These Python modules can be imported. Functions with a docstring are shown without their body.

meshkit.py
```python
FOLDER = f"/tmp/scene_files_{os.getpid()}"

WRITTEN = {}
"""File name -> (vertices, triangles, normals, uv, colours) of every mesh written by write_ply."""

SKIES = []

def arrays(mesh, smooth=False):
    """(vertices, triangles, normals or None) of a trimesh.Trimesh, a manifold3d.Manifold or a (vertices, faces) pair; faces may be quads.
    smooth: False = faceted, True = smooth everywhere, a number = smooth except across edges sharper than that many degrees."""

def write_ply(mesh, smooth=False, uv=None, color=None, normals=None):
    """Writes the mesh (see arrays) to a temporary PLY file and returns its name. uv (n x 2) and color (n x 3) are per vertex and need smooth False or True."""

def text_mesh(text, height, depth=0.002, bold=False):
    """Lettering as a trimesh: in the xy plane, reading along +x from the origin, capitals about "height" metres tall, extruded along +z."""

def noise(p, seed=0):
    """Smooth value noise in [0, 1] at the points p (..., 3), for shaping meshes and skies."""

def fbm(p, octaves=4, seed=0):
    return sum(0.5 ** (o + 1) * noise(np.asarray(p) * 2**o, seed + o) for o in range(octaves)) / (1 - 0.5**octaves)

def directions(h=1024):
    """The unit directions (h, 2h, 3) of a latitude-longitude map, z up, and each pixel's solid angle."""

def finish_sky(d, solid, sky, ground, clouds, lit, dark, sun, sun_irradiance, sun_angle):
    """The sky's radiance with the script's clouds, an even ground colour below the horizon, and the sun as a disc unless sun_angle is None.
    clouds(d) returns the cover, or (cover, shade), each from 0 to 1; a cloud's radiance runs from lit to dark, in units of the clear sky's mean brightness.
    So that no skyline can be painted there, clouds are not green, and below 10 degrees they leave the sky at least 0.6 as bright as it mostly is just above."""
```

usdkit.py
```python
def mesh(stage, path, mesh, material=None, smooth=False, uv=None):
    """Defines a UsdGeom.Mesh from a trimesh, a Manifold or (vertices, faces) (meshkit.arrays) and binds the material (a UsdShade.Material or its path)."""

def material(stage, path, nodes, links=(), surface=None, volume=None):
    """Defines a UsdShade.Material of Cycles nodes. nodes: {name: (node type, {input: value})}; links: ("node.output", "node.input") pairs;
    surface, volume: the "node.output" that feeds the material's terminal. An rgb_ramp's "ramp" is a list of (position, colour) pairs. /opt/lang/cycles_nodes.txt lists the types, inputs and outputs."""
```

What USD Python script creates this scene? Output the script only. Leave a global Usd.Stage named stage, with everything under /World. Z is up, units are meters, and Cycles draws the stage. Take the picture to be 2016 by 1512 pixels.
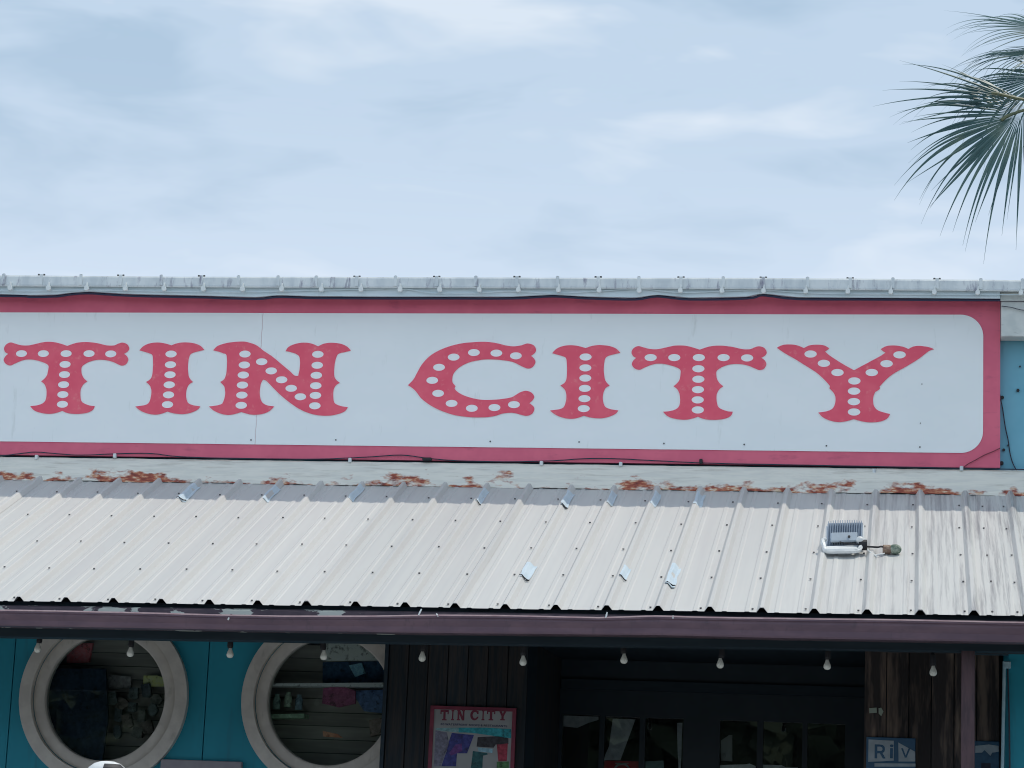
import math, random
import numpy as np, trimesh, usdkit, meshkit
from shapely.geometry import Polygon, Point, box as sbox
from shapely import affinity
from shapely.ops import unary_union
from pxr import Usd, UsdGeom, UsdLux, UsdShade, Gf, Sdf

random.seed(7)
RNG = np.random.default_rng(7)
stage = Usd.Stage.CreateInMemory()
UsdGeom.SetStageUpAxis(stage, 'Z')
UsdGeom.SetStageMetersPerUnit(stage, 1.0)
UsdGeom.Xform.Define(stage, '/World')

# ------------------------------------------------------------------ camera
YAW, PITCH, ROLL, FPX = 0.172566779, 0.192840736, 0.0409180527, 4657.757
EYE = np.array([0.0, -16.5373, 1.6])
_cy, _sy = math.cos(YAW), math.sin(YAW)
_f = np.array([-_sy * math.cos(PITCH), _cy * math.cos(PITCH), math.sin(PITCH)])
_r = np.array([_cy, _sy, 0.0])
_u = np.cross(_r, _f)
RT = _r * math.cos(ROLL) + _u * math.sin(ROLL)
UP = -_r * math.sin(ROLL) + _u * math.cos(ROLL)
FW = _f
cam = UsdGeom.Camera.Define(stage, '/World/camera')
cam.CreateHorizontalApertureAttr(36.0)
cam.CreateVerticalApertureAttr(27.0)
cam.CreateFocalLengthAttr(36.0 * FPX / 2016)
cam.CreateClippingRangeAttr(Gf.Vec2f(0.1, 20000))
cam.CreateExposureAttr(0.3)
_m = np.eye(4)
_m[0, :3], _m[1, :3], _m[2, :3], _m[3, :3] = RT, UP, -FW, EYE
cam.AddTransformOp().Set(Gf.Matrix4d(*_m.ravel().tolist()))

# ------------------------------------------------------------------ sky and sun
SUN = np.array([0.36, 0.20, 1.0]); SUN /= np.linalg.norm(SUN)
SUN_EL, SUN_ROT = math.asin(SUN[2]), math.atan2(SUN[0], SUN[1])
SKY_STRENGTH = 0.1
sky = UsdLux.DomeLight.Define(stage, '/World/sky')
sky.GetPrim().SetCustomDataByKey('kind', 'structure')
C_LO, C_MID, C_HI = (3.7, 4.9, 6.2), (4.6, 5.7, 6.95), (6.05, 6.8, 7.65)
skym = usdkit.material(stage, '/World/Looks/sky_look', {
    'tc': ('texture_coordinate', {}),
    'mp': ('mapping', {'scale': (4.6, 4.6, 12.0), 'location': (3.1, 1.7, 0.4)}),
    'mp2': ('mapping', {'scale': (10.0, 10.0, 36.0), 'location': (0.3, 5.7, 2.4)}),
    'n1': ('noise_texture', {'scale': 1.0, 'detail': 5.0, 'roughness': 0.5, 'distortion': 0.25}),
    'n2': ('noise_texture', {'scale': 1.0, 'detail': 4.0, 'roughness': 0.5, 'distortion': 0.5}),
    'add': ('mix_float', {'fac': 0.45}),
    'ramp': ('rgb_ramp', {'ramp': [(0.0, C_LO), (0.40, C_LO), (0.49, C_MID), (0.54, C_MID), (0.63, C_HI), (1.0, C_HI)]}),
    'sx': ('separate_xyz', {}),
    'hz': ('map_range', {'range_type': 'smoothstep', 'from_min': 0.17, 'from_max': 0.33, 'to_min': 0.7, 'to_max': 0.0, 'clamp': True}),
    'hmix': ('mix_color', {'b': (6.2, 7.0, 8.1)}),
    'sky': ('sky_texture', {'sky_type': 'single_scattering', 'sun_disc': False, 'sun_elevation': SUN_EL, 'sun_rotation': SUN_ROT}),
    'mix': ('mix_color', {'fac': 0.93}),
    'bg': ('background_shader', {'strength': SKY_STRENGTH}),
}, [('tc.generated', 'mp.vector'), ('mp.vector', 'n1.vector'), ('tc.generated', 'mp2.vector'), ('mp2.vector', 'n2.vector'),
    ('n1.fac', 'add.a'), ('n2.fac', 'add.b'), ('add.result', 'ramp.fac'), ('tc.generated', 'sx.vector'), ('sx.z', 'hz.value'),
    ('hz.result', 'hmix.fac'), ('ramp.color', 'hmix.a'), ('sky.color', 'mix.a'), ('hmix.result', 'mix.b'), ('mix.result', 'bg.color')],
    surface='bg.background')
UsdShade.MaterialBindingAPI.Apply(sky.GetPrim()).Bind(skym)

sun = UsdLux.DistantLight.Define(stage, '/World/sun')
sun.CreateNormalizeAttr(True); sun.CreateIntensityAttr(0.5); sun.CreateAngleAttr(0.6)
sun.CreateColorAttr(Gf.Vec3f(1.0, 0.93, 0.82))
_z = SUN; _x = np.cross([0, 1, 0], _z); _x /= np.linalg.norm(_x); _y = np.cross(_z, _x)
_m = np.eye(4); _m[0, :3], _m[1, :3], _m[2, :3] = _x, _y, _z
sun.AddTransformOp().Set(Gf.Matrix4d(*_m.ravel().tolist()))

# ------------------------------------------------------------------ helpers
def at(px, py, y):
    """The point of the plane at depth y that the photograph shows at pixel (px, py)."""
    d = FW + RT * (px - 1008) / FPX - UP * (py - 756) / FPX
    return EYE + d * ((y - EYE[1]) / d[1])

def lin(r, g, b):
    return tuple(((c / 255 + 0.055) / 1.055) ** 2.4 if c > 10 else c / 255 / 12.92 for c in (r, g, b))

USED, LOC = {}, {}
def free(parent, name):
    p = f'{parent}/{name}'
    n = USED.get(p, 0); USED[p] = n + 1
    return p if n == 0 else f'{p}_{n:03d}'

def tag(prim, label=None, cat=None, group=None, kind=None):
    for k, v in (('label', label), ('category', cat), ('group', group), ('kind', kind)):
        if v: prim.SetCustomDataByKey(k, v)

def thing(name, label, cat, loc=(0, 0, 0), group=None, kind=None):
    p = free('/World', name)
    x = UsdGeom.Xform.Define(stage, p); x.AddTranslateOp().Set(Gf.Vec3d(*map(float, loc)))
    LOC[p] = np.asarray(loc, float)
    tag(x.GetPrim(), label, cat, group, kind)
    return p

def part(parent, name, mesh, mat, label=None, kind=None, smooth=False):
    """One Mesh prim under parent (a path); vertices are given in world coordinates."""
    p = free(parent, name)
    root = '/'.join(p.split('/')[:3])
    v, f, n = meshkit.arrays(mesh, smooth)
    v = v - LOC.get(root, np.zeros(3))
    m = UsdGeom.Mesh.Define(stage, p)
    from pxr import Vt
    m.CreatePointsAttr(Vt.Vec3fArray.FromNumpy(v.astype(np.float32)))
    m.CreateFaceVertexCountsAttr(Vt.IntArray.FromNumpy(np.full(len(f), 3, np.int32)))
    m.CreateFaceVertexIndicesAttr(Vt.IntArray.FromNumpy(f.astype(np.int32).ravel()))
    m.CreateSubdivisionSchemeAttr('none')
    if n is not None:
        m.CreateNormalsAttr(Vt.Vec3fArray.FromNumpy(n.astype(np.float32))); m.SetNormalsInterpolation('vertex')
    UsdShade.MaterialBindingAPI.Apply(m.GetPrim()).Bind(mat)
    tag(m.GetPrim(), label, None, None, kind)
    return p

def single(name, mesh, mat, label=None, cat=None, group=None, kind=None, smooth=False):
    p = part('/World', name, mesh, mat, smooth=smooth)
    tag(stage.GetPrimAtPath(p), label, cat, group, kind)
    return p

cat_ = trimesh.util.concatenate
def bx(x0, x1, y0, y1, z0, z1, bev=0.0):
    if bev:
        import manifold3d as m3
        c = [(x, y, z) for x in (x0, x1) for y in (y0, y1) for z in (z0, z1)]
        mid = np.array([(x0 + x1) / 2, (y0 + y1) / 2, (z0 + z1) / 2])
        pts = []
        for p in c:
            s = np.sign(mid - np.array(p)) * bev
            pts += [(p[0] + s[0], p[1] + s[1], p[2]), (p[0] + s[0], p[1], p[2] + s[2]), (p[0], p[1] + s[1], p[2] + s[2])]
        m = m3.Manifold.hull_points(np.array(pts)).to_mesh()
        return trimesh.Trimesh(m.vert_properties[:, :3], m.tri_verts, process=False)
    return trimesh.creation.box(bounds=[(x0, y0, z0), (x1, y1, z1)])

def slab(poly, y, t):
    """A polygon in (x, z) as a slab whose face towards the camera lies at depth y, t thick."""
    out = []
    for g in getattr(poly, 'geoms', [poly]):
        if g.is_empty or g.area < 1e-8: continue
        m = trimesh.creation.extrude_polygon(g, t, engine='earcut')
        v = m.vertices
        out.append(trimesh.Trimesh(np.stack([v[:, 0], y + v[:, 2], v[:, 1]], 1), m.faces[:, ::-1], process=False))
    return cat_(out)

def tube(pts, r, n=8, closed_ends=True):
    pts = np.asarray(pts, float); r = np.broadcast_to(r, len(pts))
    t = np.gradient(pts, axis=0); t /= np.linalg.norm(t, axis=1, keepdims=True)
    ref = np.array([0, 0, 1.0]) if abs(t[0][2]) < 0.9 else np.array([1.0, 0, 0])
    V, F = [], []
    for i, p in enumerate(pts):
        a = np.cross(t[i], ref); a /= np.linalg.norm(a); b = np.cross(t[i], a)
        for k in range(n):
            q = 2 * math.pi * k / n
            V.append(p + r[i] * (math.cos(q) * a + math.sin(q) * b))
    for i in range(len(pts) - 1):
        for k in range(n):
            a, b = i * n + k, i * n + (k + 1) % n
            F += [(a, b, b + n), (a, b + n, a + n)]
    for base, rev in ((0, 1), ((len(pts) - 1) * n, 0)):
        for k in range(1, n - 1):
            F.append((base, base + k + 1, base + k) if not rev else (base, base + k, base + k + 1))
    return trimesh.Trimesh(V, F, process=False)

def loft(xs, prof):
    """A closed outline prof(i) -> list of (y, z) carried along the stations xs."""
    P = [np.asarray(prof(i), float) for i in range(len(xs))]
    n = len(P[0]); V, F = [], []
    for x, q in zip(xs, P):
        V += [(x, a, b) for a, b in q]
    for i in range(len(xs) - 1):
        for k in range(n):
            a, b = i * n + k, i * n + (k + 1) % n
            F += [(a, b + n, b), (a, a + n, b + n)]
    tri = [(0, k, k + 1) for k in range(1, n - 1)]
    if Polygon(P[0]).is_valid:
        tv, tf = trimesh.creation.triangulate_polygon(Polygon(P[0]), engine='earcut')
        near = [int(np.argmin(((P[0] - q) ** 2).sum(1))) for q in tv]
        tri = [tuple(near[k] for k in t) for t in tf if len({near[k] for k in t}) == 3]
    for a, b, c in tri:
        F += [(a, b, c), ((len(xs) - 1) * n + c, (len(xs) - 1) * n + b, (len(xs) - 1) * n + a)]
    m = trimesh.Trimesh(V, F, process=False)
    m.fix_normals()
    return m

def lathe(prof, c, n=20):
    m = trimesh.creation.revolve(np.asarray(prof, float), sections=n)
    m.apply_translation(c); return m

def spline(seg, corners, n=6, closed=True):
    """Catmull-Rom through the points seg; points whose index is in corners stay sharp."""
    P = np.asarray(seg, float); N = len(P); out = []
    for i in range(N if closed else N - 1):
        p1, p2 = P[i], P[(i + 1) % N]
        p0 = P[i - 1] if i not in corners else p1 * 2 - p2 if False else p1
        p3 = P[(i + 2) % N] if (i + 1) % N not in corners else p2
        for t in np.arange(n) / n:
            out.append(0.5 * (2 * p1 + (p2 - p0) * t + (2 * p0 - 5 * p1 + 4 * p2 - p3) * t * t + (3 * p1 - p0 - 3 * p2 + p3) * t ** 3))
    return np.array(out)

# ------------------------------------------------------------------ materials
LOOKS = {}
def mat(name, c1, c2=None, scale=(1, 1, 1), ns=6.0, lo=0.42, hi=0.62, rough=0.5, metallic=0.0, bump=0.0, bs=60.0, spec=0.5, rnd=0.0,
        detail=4.0, dirt=None, extra=None):
    if name in LOOKS: return LOOKS[name]
    N = {'g': ('geometry', {}), 'mp': ('mapping', {'scale': scale}),
         'n': ('noise_texture', {'scale': ns, 'detail': detail, 'roughness': 0.6}),
         'r': ('map_range', {'from_min': lo, 'from_max': hi, 'clamp': True}),
         'm': ('mix_color', {'a': c1, 'b': c2 or c1}),
         'p': ('principled_bsdf', {'roughness': rough, 'metallic': metallic, 'specular_ior_level': spec})}
    L = [('g.position', 'mp.vector'), ('mp.vector', 'n.vector'), ('n.fac', 'r.value'), ('r.result', 'm.fac')]
    col = 'm.result'
    if rnd:
        N['oi'] = ('object_info', {}); N['rr'] = ('map_range', {'to_min': 1 - rnd, 'to_max': 1 + rnd}); N['rm'] = ('hsv', {})
        L += [('oi.random', 'rr.value'), ('rr.result', 'rm.value'), (col, 'rm.color')]; col = 'rm.color'
    if dirt:
        dc, dscale, dn, dlo, dhi = dirt
        N['dm'] = ('mapping', {'scale': dscale, 'location': (3.7, 1.3, 5.1)}); N['dn'] = ('noise_texture', {'scale': dn, 'detail': 6.0, 'roughness': 0.65})
        N['dr'] = ('map_range', {'from_min': dlo, 'from_max': dhi, 'clamp': True}); N['dx'] = ('mix_color', {'b': dc})
        L += [('g.position', 'dm.vector'), ('dm.vector', 'dn.vector'), ('dn.fac', 'dr.value'), ('dr.result', 'dx.fac'), (col, 'dx.a')]; col = 'dx.result'
    if bump:
        N['bn'] = ('noise_texture', {'scale': bs, 'detail': 5.0}); N['b'] = ('bump', {'strength': bump, 'distance': 0.004})
        L += [('mp.vector', 'bn.vector'), ('bn.fac', 'b.height'), ('b.normal', 'p.normal')]
    if extra: col = extra(N, L, col)
    L.append((col, 'p.base_color'))
    LOOKS[name] = usdkit.material(stage, f'/World/Looks/{name}', N, L, surface='p.BSDF')
    return LOOKS[name]

def glass(name, tint=(0.9, 0.95, 0.95), ior=1.5):
    LOOKS[name] = usdkit.material(stage, f'/World/Looks/{name}', {
        'fr': ('fresnel', {'IOR': ior}), 't': ('transparent_bsdf', {'color': tint}), 'gl': ('glossy_bsdf', {'color': (1, 1, 1), 'roughness': 0.01}),
        'm': ('mix_closure', {})}, [('fr.fac', 'm.fac'), ('t.BSDF', 'm.closure1'), ('gl.BSDF', 'm.closure2')], surface='m.closure')
    return LOOKS[name]

M_CONC = mat('pavement_concrete', (0.34, 0.335, 0.32), (0.41, 0.405, 0.39), ns=1.5, rough=0.85, bump=0.3)
M_ASPH = mat('ground_asphalt', (0.075, 0.075, 0.077), (0.11, 0.11, 0.11), ns=0.6, rough=0.9, bump=0.4)
M_WHITE = mat('sign_white', (0.87, 0.91, 0.91), (0.90, 0.93, 0.93), ns=1.2, rough=0.42, scale=(1, 1, 2), dirt=((0.62, 0.65, 0.63), (6, 6, 1.0), 3.0, 0.62, 0.9))
M_OVAL = mat('oval_white', (0.93, 0.94, 0.94), (0.89, 0.91, 0.91), ns=14, rough=0.4)
M_RED = mat('sign_red', (0.84, 0.098, 0.165), (0.88, 0.125, 0.19), ns=5, rough=0.55, dirt=((0.88, 0.22, 0.25), (1, 1, 1), 22.0, 0.58, 0.74))
M_BORDER = mat('border_red', (0.70, 0.13, 0.21), (0.76, 0.15, 0.23), ns=4, rough=0.6, dirt=((0.34, 0.07, 0.13), (1.2, 1, 4), 3.0, 0.58, 0.9))
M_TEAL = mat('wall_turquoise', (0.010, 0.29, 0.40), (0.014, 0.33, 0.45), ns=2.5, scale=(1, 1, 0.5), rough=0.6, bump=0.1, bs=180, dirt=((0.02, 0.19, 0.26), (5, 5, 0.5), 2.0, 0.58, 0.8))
M_TEALU = mat('wall_turquoise_pale', (0.15, 0.42, 0.54), (0.18, 0.46, 0.58), ns=2.5, rough=0.6, bump=0.1, bs=180)  # paler, less saturated turquoise for the upper wall
M_CREAM = mat('cream_paint', (0.66, 0.69, 0.66), (0.56, 0.60, 0.58), ns=7, rough=0.55, dirt=((0.36, 0.38, 0.36), (3, 3, 9), 5.0, 0.60, 0.8))
M_COPING = mat('coping_paint', (0.74, 0.78, 0.78), (0.60, 0.65, 0.67), ns=9, scale=(1, 1, 0.4), rough=0.5, dirt=((0.20, 0.19, 0.27), (9, 9, 2.0), 2.2, 0.57, 0.74))
M_STRIP = mat('fascia_strip', (0.70, 0.80, 0.84), (0.62, 0.74, 0.79), ns=8, scale=(0.5, 1, 4), rough=0.55)
M_CLIP = mat('clip_white', (0.80, 0.83, 0.81), (0.72, 0.76, 0.75), ns=30, rough=0.5)
M_DARK = mat('dark_rubber', (0.012, 0.012, 0.016), (0.02, 0.02, 0.024), ns=20, rough=0.6)
M_CABLE = mat('dark_cable', (0.018, 0.022, 0.045), (0.03, 0.035, 0.06), ns=20, rough=0.55)
M_SCREW = mat('screw_head', (0.09, 0.09, 0.095), (0.16, 0.155, 0.15), ns=50, rough=0.5, metallic=0.3)
M_TRIM = mat('porthole_trim', (0.62, 0.58, 0.53), (0.70, 0.66, 0.60), ns=9, rough=0.7, bump=0.25, bs=90, dirt=((0.42, 0.40, 0.35), (2, 2, 1), 7.0, 0.60, 0.78))
M_GUT = mat('gutter_brown', (0.115, 0.072, 0.098), (0.15, 0.092, 0.118), ns=4, scale=(1, 1, 3), rough=0.5, dirt=((0.085, 0.06, 0.08), (8, 8, 1), 2.5, 0.56, 0.76))
M_LIP = mat('gutter_lip', (0.42, 0.30, 0.31), (0.34, 0.22, 0.24), ns=12, rough=0.45)
M_BEAM = mat('beam_dark', (0.010, 0.026, 0.040), (0.016, 0.034, 0.050), ns=5, scale=(0.6, 4, 4), rough=0.7)  # navy tone of the porch shadows put into the base colour
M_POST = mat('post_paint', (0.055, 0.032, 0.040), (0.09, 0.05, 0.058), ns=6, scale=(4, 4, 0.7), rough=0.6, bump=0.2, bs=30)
M_CEIL = mat('ceiling_navy', (0.008, 0.024, 0.040), (0.012, 0.032, 0.050), ns=3, scale=(6, 0.6, 1), rough=0.8)  # same navy shadow tone put into the ceiling colour
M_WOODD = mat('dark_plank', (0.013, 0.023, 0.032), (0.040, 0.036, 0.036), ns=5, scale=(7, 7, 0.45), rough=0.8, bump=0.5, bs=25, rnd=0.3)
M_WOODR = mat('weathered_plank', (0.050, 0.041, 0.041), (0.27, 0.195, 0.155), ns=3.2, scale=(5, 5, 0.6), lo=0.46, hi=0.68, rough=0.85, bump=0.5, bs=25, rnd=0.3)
M_FRAMED = mat('door_frame_dark', (0.008, 0.024, 0.038), (0.012, 0.030, 0.046), ns=4, rough=0.4)  # navy shadow tone put into the frame colour too
M_INT = mat('interior_dark', (0.05, 0.05, 0.05), (0.07, 0.065, 0.06), ns=2, rough=0.9)
M_SIDING = mat('display_siding', (0.34, 0.31, 0.28), (0.42, 0.385, 0.35), ns=3, scale=(0.7, 3, 9), rough=0.8, rnd=0.18)
M_PATCH = mat('sealant_blue', (0.52, 0.63, 0.70), (0.58, 0.68, 0.74), ns=12, rough=0.4)
M_GLASS = glass('window_glass')
M_DGLASS = glass('door_glass', (0.88, 0.92, 0.92), 1.6)
M_BULB = mat('bulb_glass', (0.72, 0.72, 0.64), (0.80, 0.80, 0.72), ns=30, rough=0.12)

def roof_extra(N, L, col):
    N['sx'] = ('separate_xyz', {}); N['mr'] = ('map_range', {'from_min': -0.95, 'from_max': 0.55, 'to_min': 0.0, 'to_max': 1.0, 'clamp': True})
    N['sm'] = ('mapping', {'scale': (34, 0.9, 0.9)}); N['sn'] = ('noise_texture', {'scale': 1.0, 'detail': 5.0, 'roughness': 0.7})
    N['sr'] = ('map_range', {'from_min': 0.48, 'from_max': 0.66, 'clamp': True}); N['mu'] = ('math', {'math_type': 'multiply'})
    N['mx'] = ('mix_color', {'b': (0.20, 0.195, 0.21)}); N['m8'] = ('math', {'math_type': 'multiply', 'value2': 0.8})
    L += [('g.position', 'sx.vector'), ('sx.x', 'mr.value'), ('g.position', 'sm.vector'), ('sm.vector', 'sn.vector'), ('sn.fac', 'sr.value'),
          ('sr.result', 'mu.value1'), ('mr.result', 'mu.value2'), ('mu.value', 'm8.value1'), ('m8.value', 'mx.fac'), (col, 'mx.a')]
    return 'mx.result'
M_ROOF = mat('roof_metal', (0.575, 0.572, 0.55), (0.52, 0.52, 0.51), ns=1.0, scale=(14, 0.5, 0.5), lo=0.40, hi=0.75, rough=0.42, rnd=0.05, extra=roof_extra, spec=0.4)

def rust_extra(N, L, col):
    N['ra'] = ('attribute', {'attribute': 'edge'})
    N['rm1'] = ('mapping', {'scale': (2.6, 3, 6.0)}); N['rn'] = ('noise_texture', {'scale': 1.6, 'detail': 4.0, 'roughness': 0.6})
    N['ad'] = ('math', {'math_type': 'multiply_add', 'value2': 0.30}); N['rr'] = ('map_range', {'from_min': 0.735, 'from_max': 0.815, 'clamp': True})
    N['rm2'] = ('mapping', {'scale': (9, 9, 26), 'location': (1.1, 2.2, 3.3)}); N['rn2'] = ('noise_texture', {'scale': 2.0, 'detail': 4.0})
    N['rc'] = ('rgb_ramp', {'ramp': [(0.3, (0.17, 0.040, 0.032)), (0.46, (0.40, 0.085, 0.048)), (0.57, (0.60, 0.24, 0.125)), (0.66, (0.80, 0.62, 0.44))]})
    N['rx'] = ('mix_color', {})
    L += [('g.position', 'rm1.vector'), ('rm1.vector', 'rn.vector'), ('ra.fac', 'ad.value1'), ('rn.fac', 'ad.value3'), ('ad.value', 'rr.value'),
          ('g.position', 'rm2.vector'), ('rm2.vector', 'rn2.vector'), ('rn2.fac', 'rc.fac'), ('rr.result', 'rx.fac'), ('rc.color', 'rx.b'), (col, 'rx.a')]
    return 'rx.result'
M_FLASH = mat('flashing_paint', (0.93, 0.90, 0.80), (0.84, 0.82, 0.74), ns=4, scale=(1, 2, 8), rough=0.6, bump=0.6, bs=18, extra=rust_extra,
              dirt=((0.62, 0.58, 0.50), (1.0, 3, 14), 2.6, 0.54, 0.72))
def peel_extra(N, L, col):
    N['sx'] = ('separate_xyz', {}); N['mr'] = ('map_range', {'from_min': -3.0, 'from_max': -2.0, 'to_min': 0.0, 'to_max': -0.22, 'clamp': True})
    N['pn'] = ('noise_texture', {'scale': 6.5, 'detail': 4.0, 'roughness': 0.6}); N['pm'] = ('mapping', {'scale': (0.75, 1, 1.5)})
    N['ad'] = ('math', {'math_type': 'add'}); N['pr'] = ('map_range', {'from_min': 0.555, 'from_max': 0.575, 'clamp': True}); N['px'] = ('mix_color', {'b': (0.50, 0.53, 0.48)})
    L += [('g.position', 'sx.vector'), ('sx.x', 'mr.value'), ('g.position', 'pm.vector'), ('pm.vector', 'pn.vector'), ('pn.fac', 'ad.value1'), ('mr.result', 'ad.value2'),
          ('ad.value', 'pr.value'), ('pr.result', 'px.fac'), (col, 'px.a')]
    return 'px.result'
M_FASC = mat('fascia_peeling', (0.060, 0.045, 0.060), (0.09, 0.065, 0.08), ns=9, rough=0.75, extra=peel_extra)

# ------------------------------------------------------------------ setting
g = trimesh.creation.box(bounds=[(-400, -400, -0.4), (400, 400, 0.0)])
single('ground', g, M_ASPH, kind='structure')
single('pavement', bx(-14, 6, -9.0, 0.0, 0.004, 0.10, 0.01), M_CONC, kind='structure')

# ------------------------------------------------------------------ building
XL, XR, YB = -9.5, 4.5, 9.0
LOC_B = ((XL + XR) / 2, 0.0, 0.0)
B = thing('shop_building', 'turquoise shop building with rusty white metal porch roof and round windows', 'building', LOC_B)
WY = 0.06                      # front face of the main wall
zs_bot, zs_top = 4.408, 5.395  # sign's white field
PITCHX, RIB0 = 0.3048, 0.0317

ZROOF_T = lambda X: 4.0981 - 0.00063 * X
ZROOF_B = lambda X: 3.00899 + 0.008689 * X
YT, YE = -0.1, -2.64476
SL = math.atan2(4.098 - 2.99, 2.545)
NRM = np.array([0, -math.sin(SL), math.cos(SL)])
def roofz(X, y):
    t = (YT - y) / (YT - YE)
    return (1 - t) * ZROOF_T(X) + t * ZROOF_B(X)
def on_roof(px, py):
    y = -1.3
    for _ in range(60):
        p = at(px, py, y)
        y += (p[2] - roofz(p[0], y)) * -0.9 if False else 0
        d = FW + RT * (px - 1008) / FPX - UP * (py - 756) / FPX
        # roof height falls by tan(SL) per metre towards the camera; solve along the ray
        e = p[2] - roofz(p[0], p[1])
        s = (ZROOF_T(p[0]) - ZROOF_B(p[0])) / (YT - YE)
        y += e / (s - d[2] / d[1])
    return at(px, py, y)

# upper wall, side walls, back, main roof
coping_top_z = at(1008, 545.6, -0.16)[2]
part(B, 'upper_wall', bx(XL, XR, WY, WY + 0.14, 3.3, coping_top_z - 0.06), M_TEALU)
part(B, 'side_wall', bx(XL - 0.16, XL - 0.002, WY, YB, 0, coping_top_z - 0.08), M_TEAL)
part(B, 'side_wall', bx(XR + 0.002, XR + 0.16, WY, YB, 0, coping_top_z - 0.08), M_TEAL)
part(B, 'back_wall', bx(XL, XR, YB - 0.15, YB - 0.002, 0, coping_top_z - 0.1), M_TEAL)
part(B, 'main_roof', bx(XL - 0.3, XR + 0.3, 0.0, YB + 0.3, coping_top_z - 0.055, coping_top_z - 0.012), M_COPING)
part(B, 'inner_floor', bx(XL, XR, 0.22, YB - 0.16, 0.004, 0.12), M_INT)
part(B, 'inner_wall', bx(XL, XR, 3.4, 3.5, 0.125, 3.5), M_INT)

# coping along the roof edge
PXS = [0, 504, 1008, 1512, 2016]
def line(pxpy, y):
    q = np.array([at(a, b, y) for a, b in pxpy]); o = np.argsort(q[:, 0])
    return lambda X, q=q[o]: np.interp(X, q[:, 0], q[:, 2]) if np.ndim(X) or True else 0
YC = -0.16
ctop = line([(-400, 539), (0, 541), (504, 544.7), (1008, 545.6), (1512, 547), (2016, 551), (2700, 556)], YC)
cbot = line([(-400, 561), (0, 563.5), (504, 566), (1008, 567.5), (1512, 569.5), (1960, 573), (2700, 578)], YC)
XS = np.linspace(XL - 0.3, XR + 0.3, 120)
w = 0.004 * (meshkit.fbm(np.stack([XS * 1.3, XS * 0, XS * 0], 1), 3, 5) - 0.5) * 2
part(B, 'coping', loft(XS, lambda i: [(YC, cbot(XS[i])), (YC - 0.004, cbot(XS[i]) + 0.008), (YC, cbot(XS[i]) + 0.016), (YC, ctop(XS[i]) + w[i] - 0.012), (YC + 0.008, ctop(XS[i]) + w[i]),
     (-0.01, ctop(XS[i]) + 0.004), (-0.01, cbot(XS[i]) + 0.01), (YC + 0.012, cbot(XS[i]) + 0.002)]), M_COPING)
wavy = [(-400, 582), (0, 581), (60, 583), (110, 582), (140, 578), (175, 576), (240, 580), (300, 582), (400, 584), (504, 587), (547, 583), (610, 585), (680, 585.5), (760, 586), (880, 586), (1008, 586),
        (1087, 582), (1160, 586), (1250, 588), (1293, 582), (1357, 588), (1470, 586), (1497, 580), (1515, 581), (1570, 587), (1690, 588), (1800, 588.5), (1966, 590)]
YS_ = -0.135
sbot = line([(a, b - 2.5) for a, b in wavy] + [(2300, 592)], YS_)
xe = at(1969, 580, YS_)[0]
XS2 = np.linspace(XL - 0.1, xe, 260)
part(B, 'fascia_strip', loft(XS2, lambda i: [(YS_, sbot(XS2[i])), (YS_, cbot(XS2[i]) + 0.012), (-0.012, cbot(XS2[i]) + 0.012), (-0.012, sbot(XS2[i]) + 0.01)]), M_STRIP)
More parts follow.
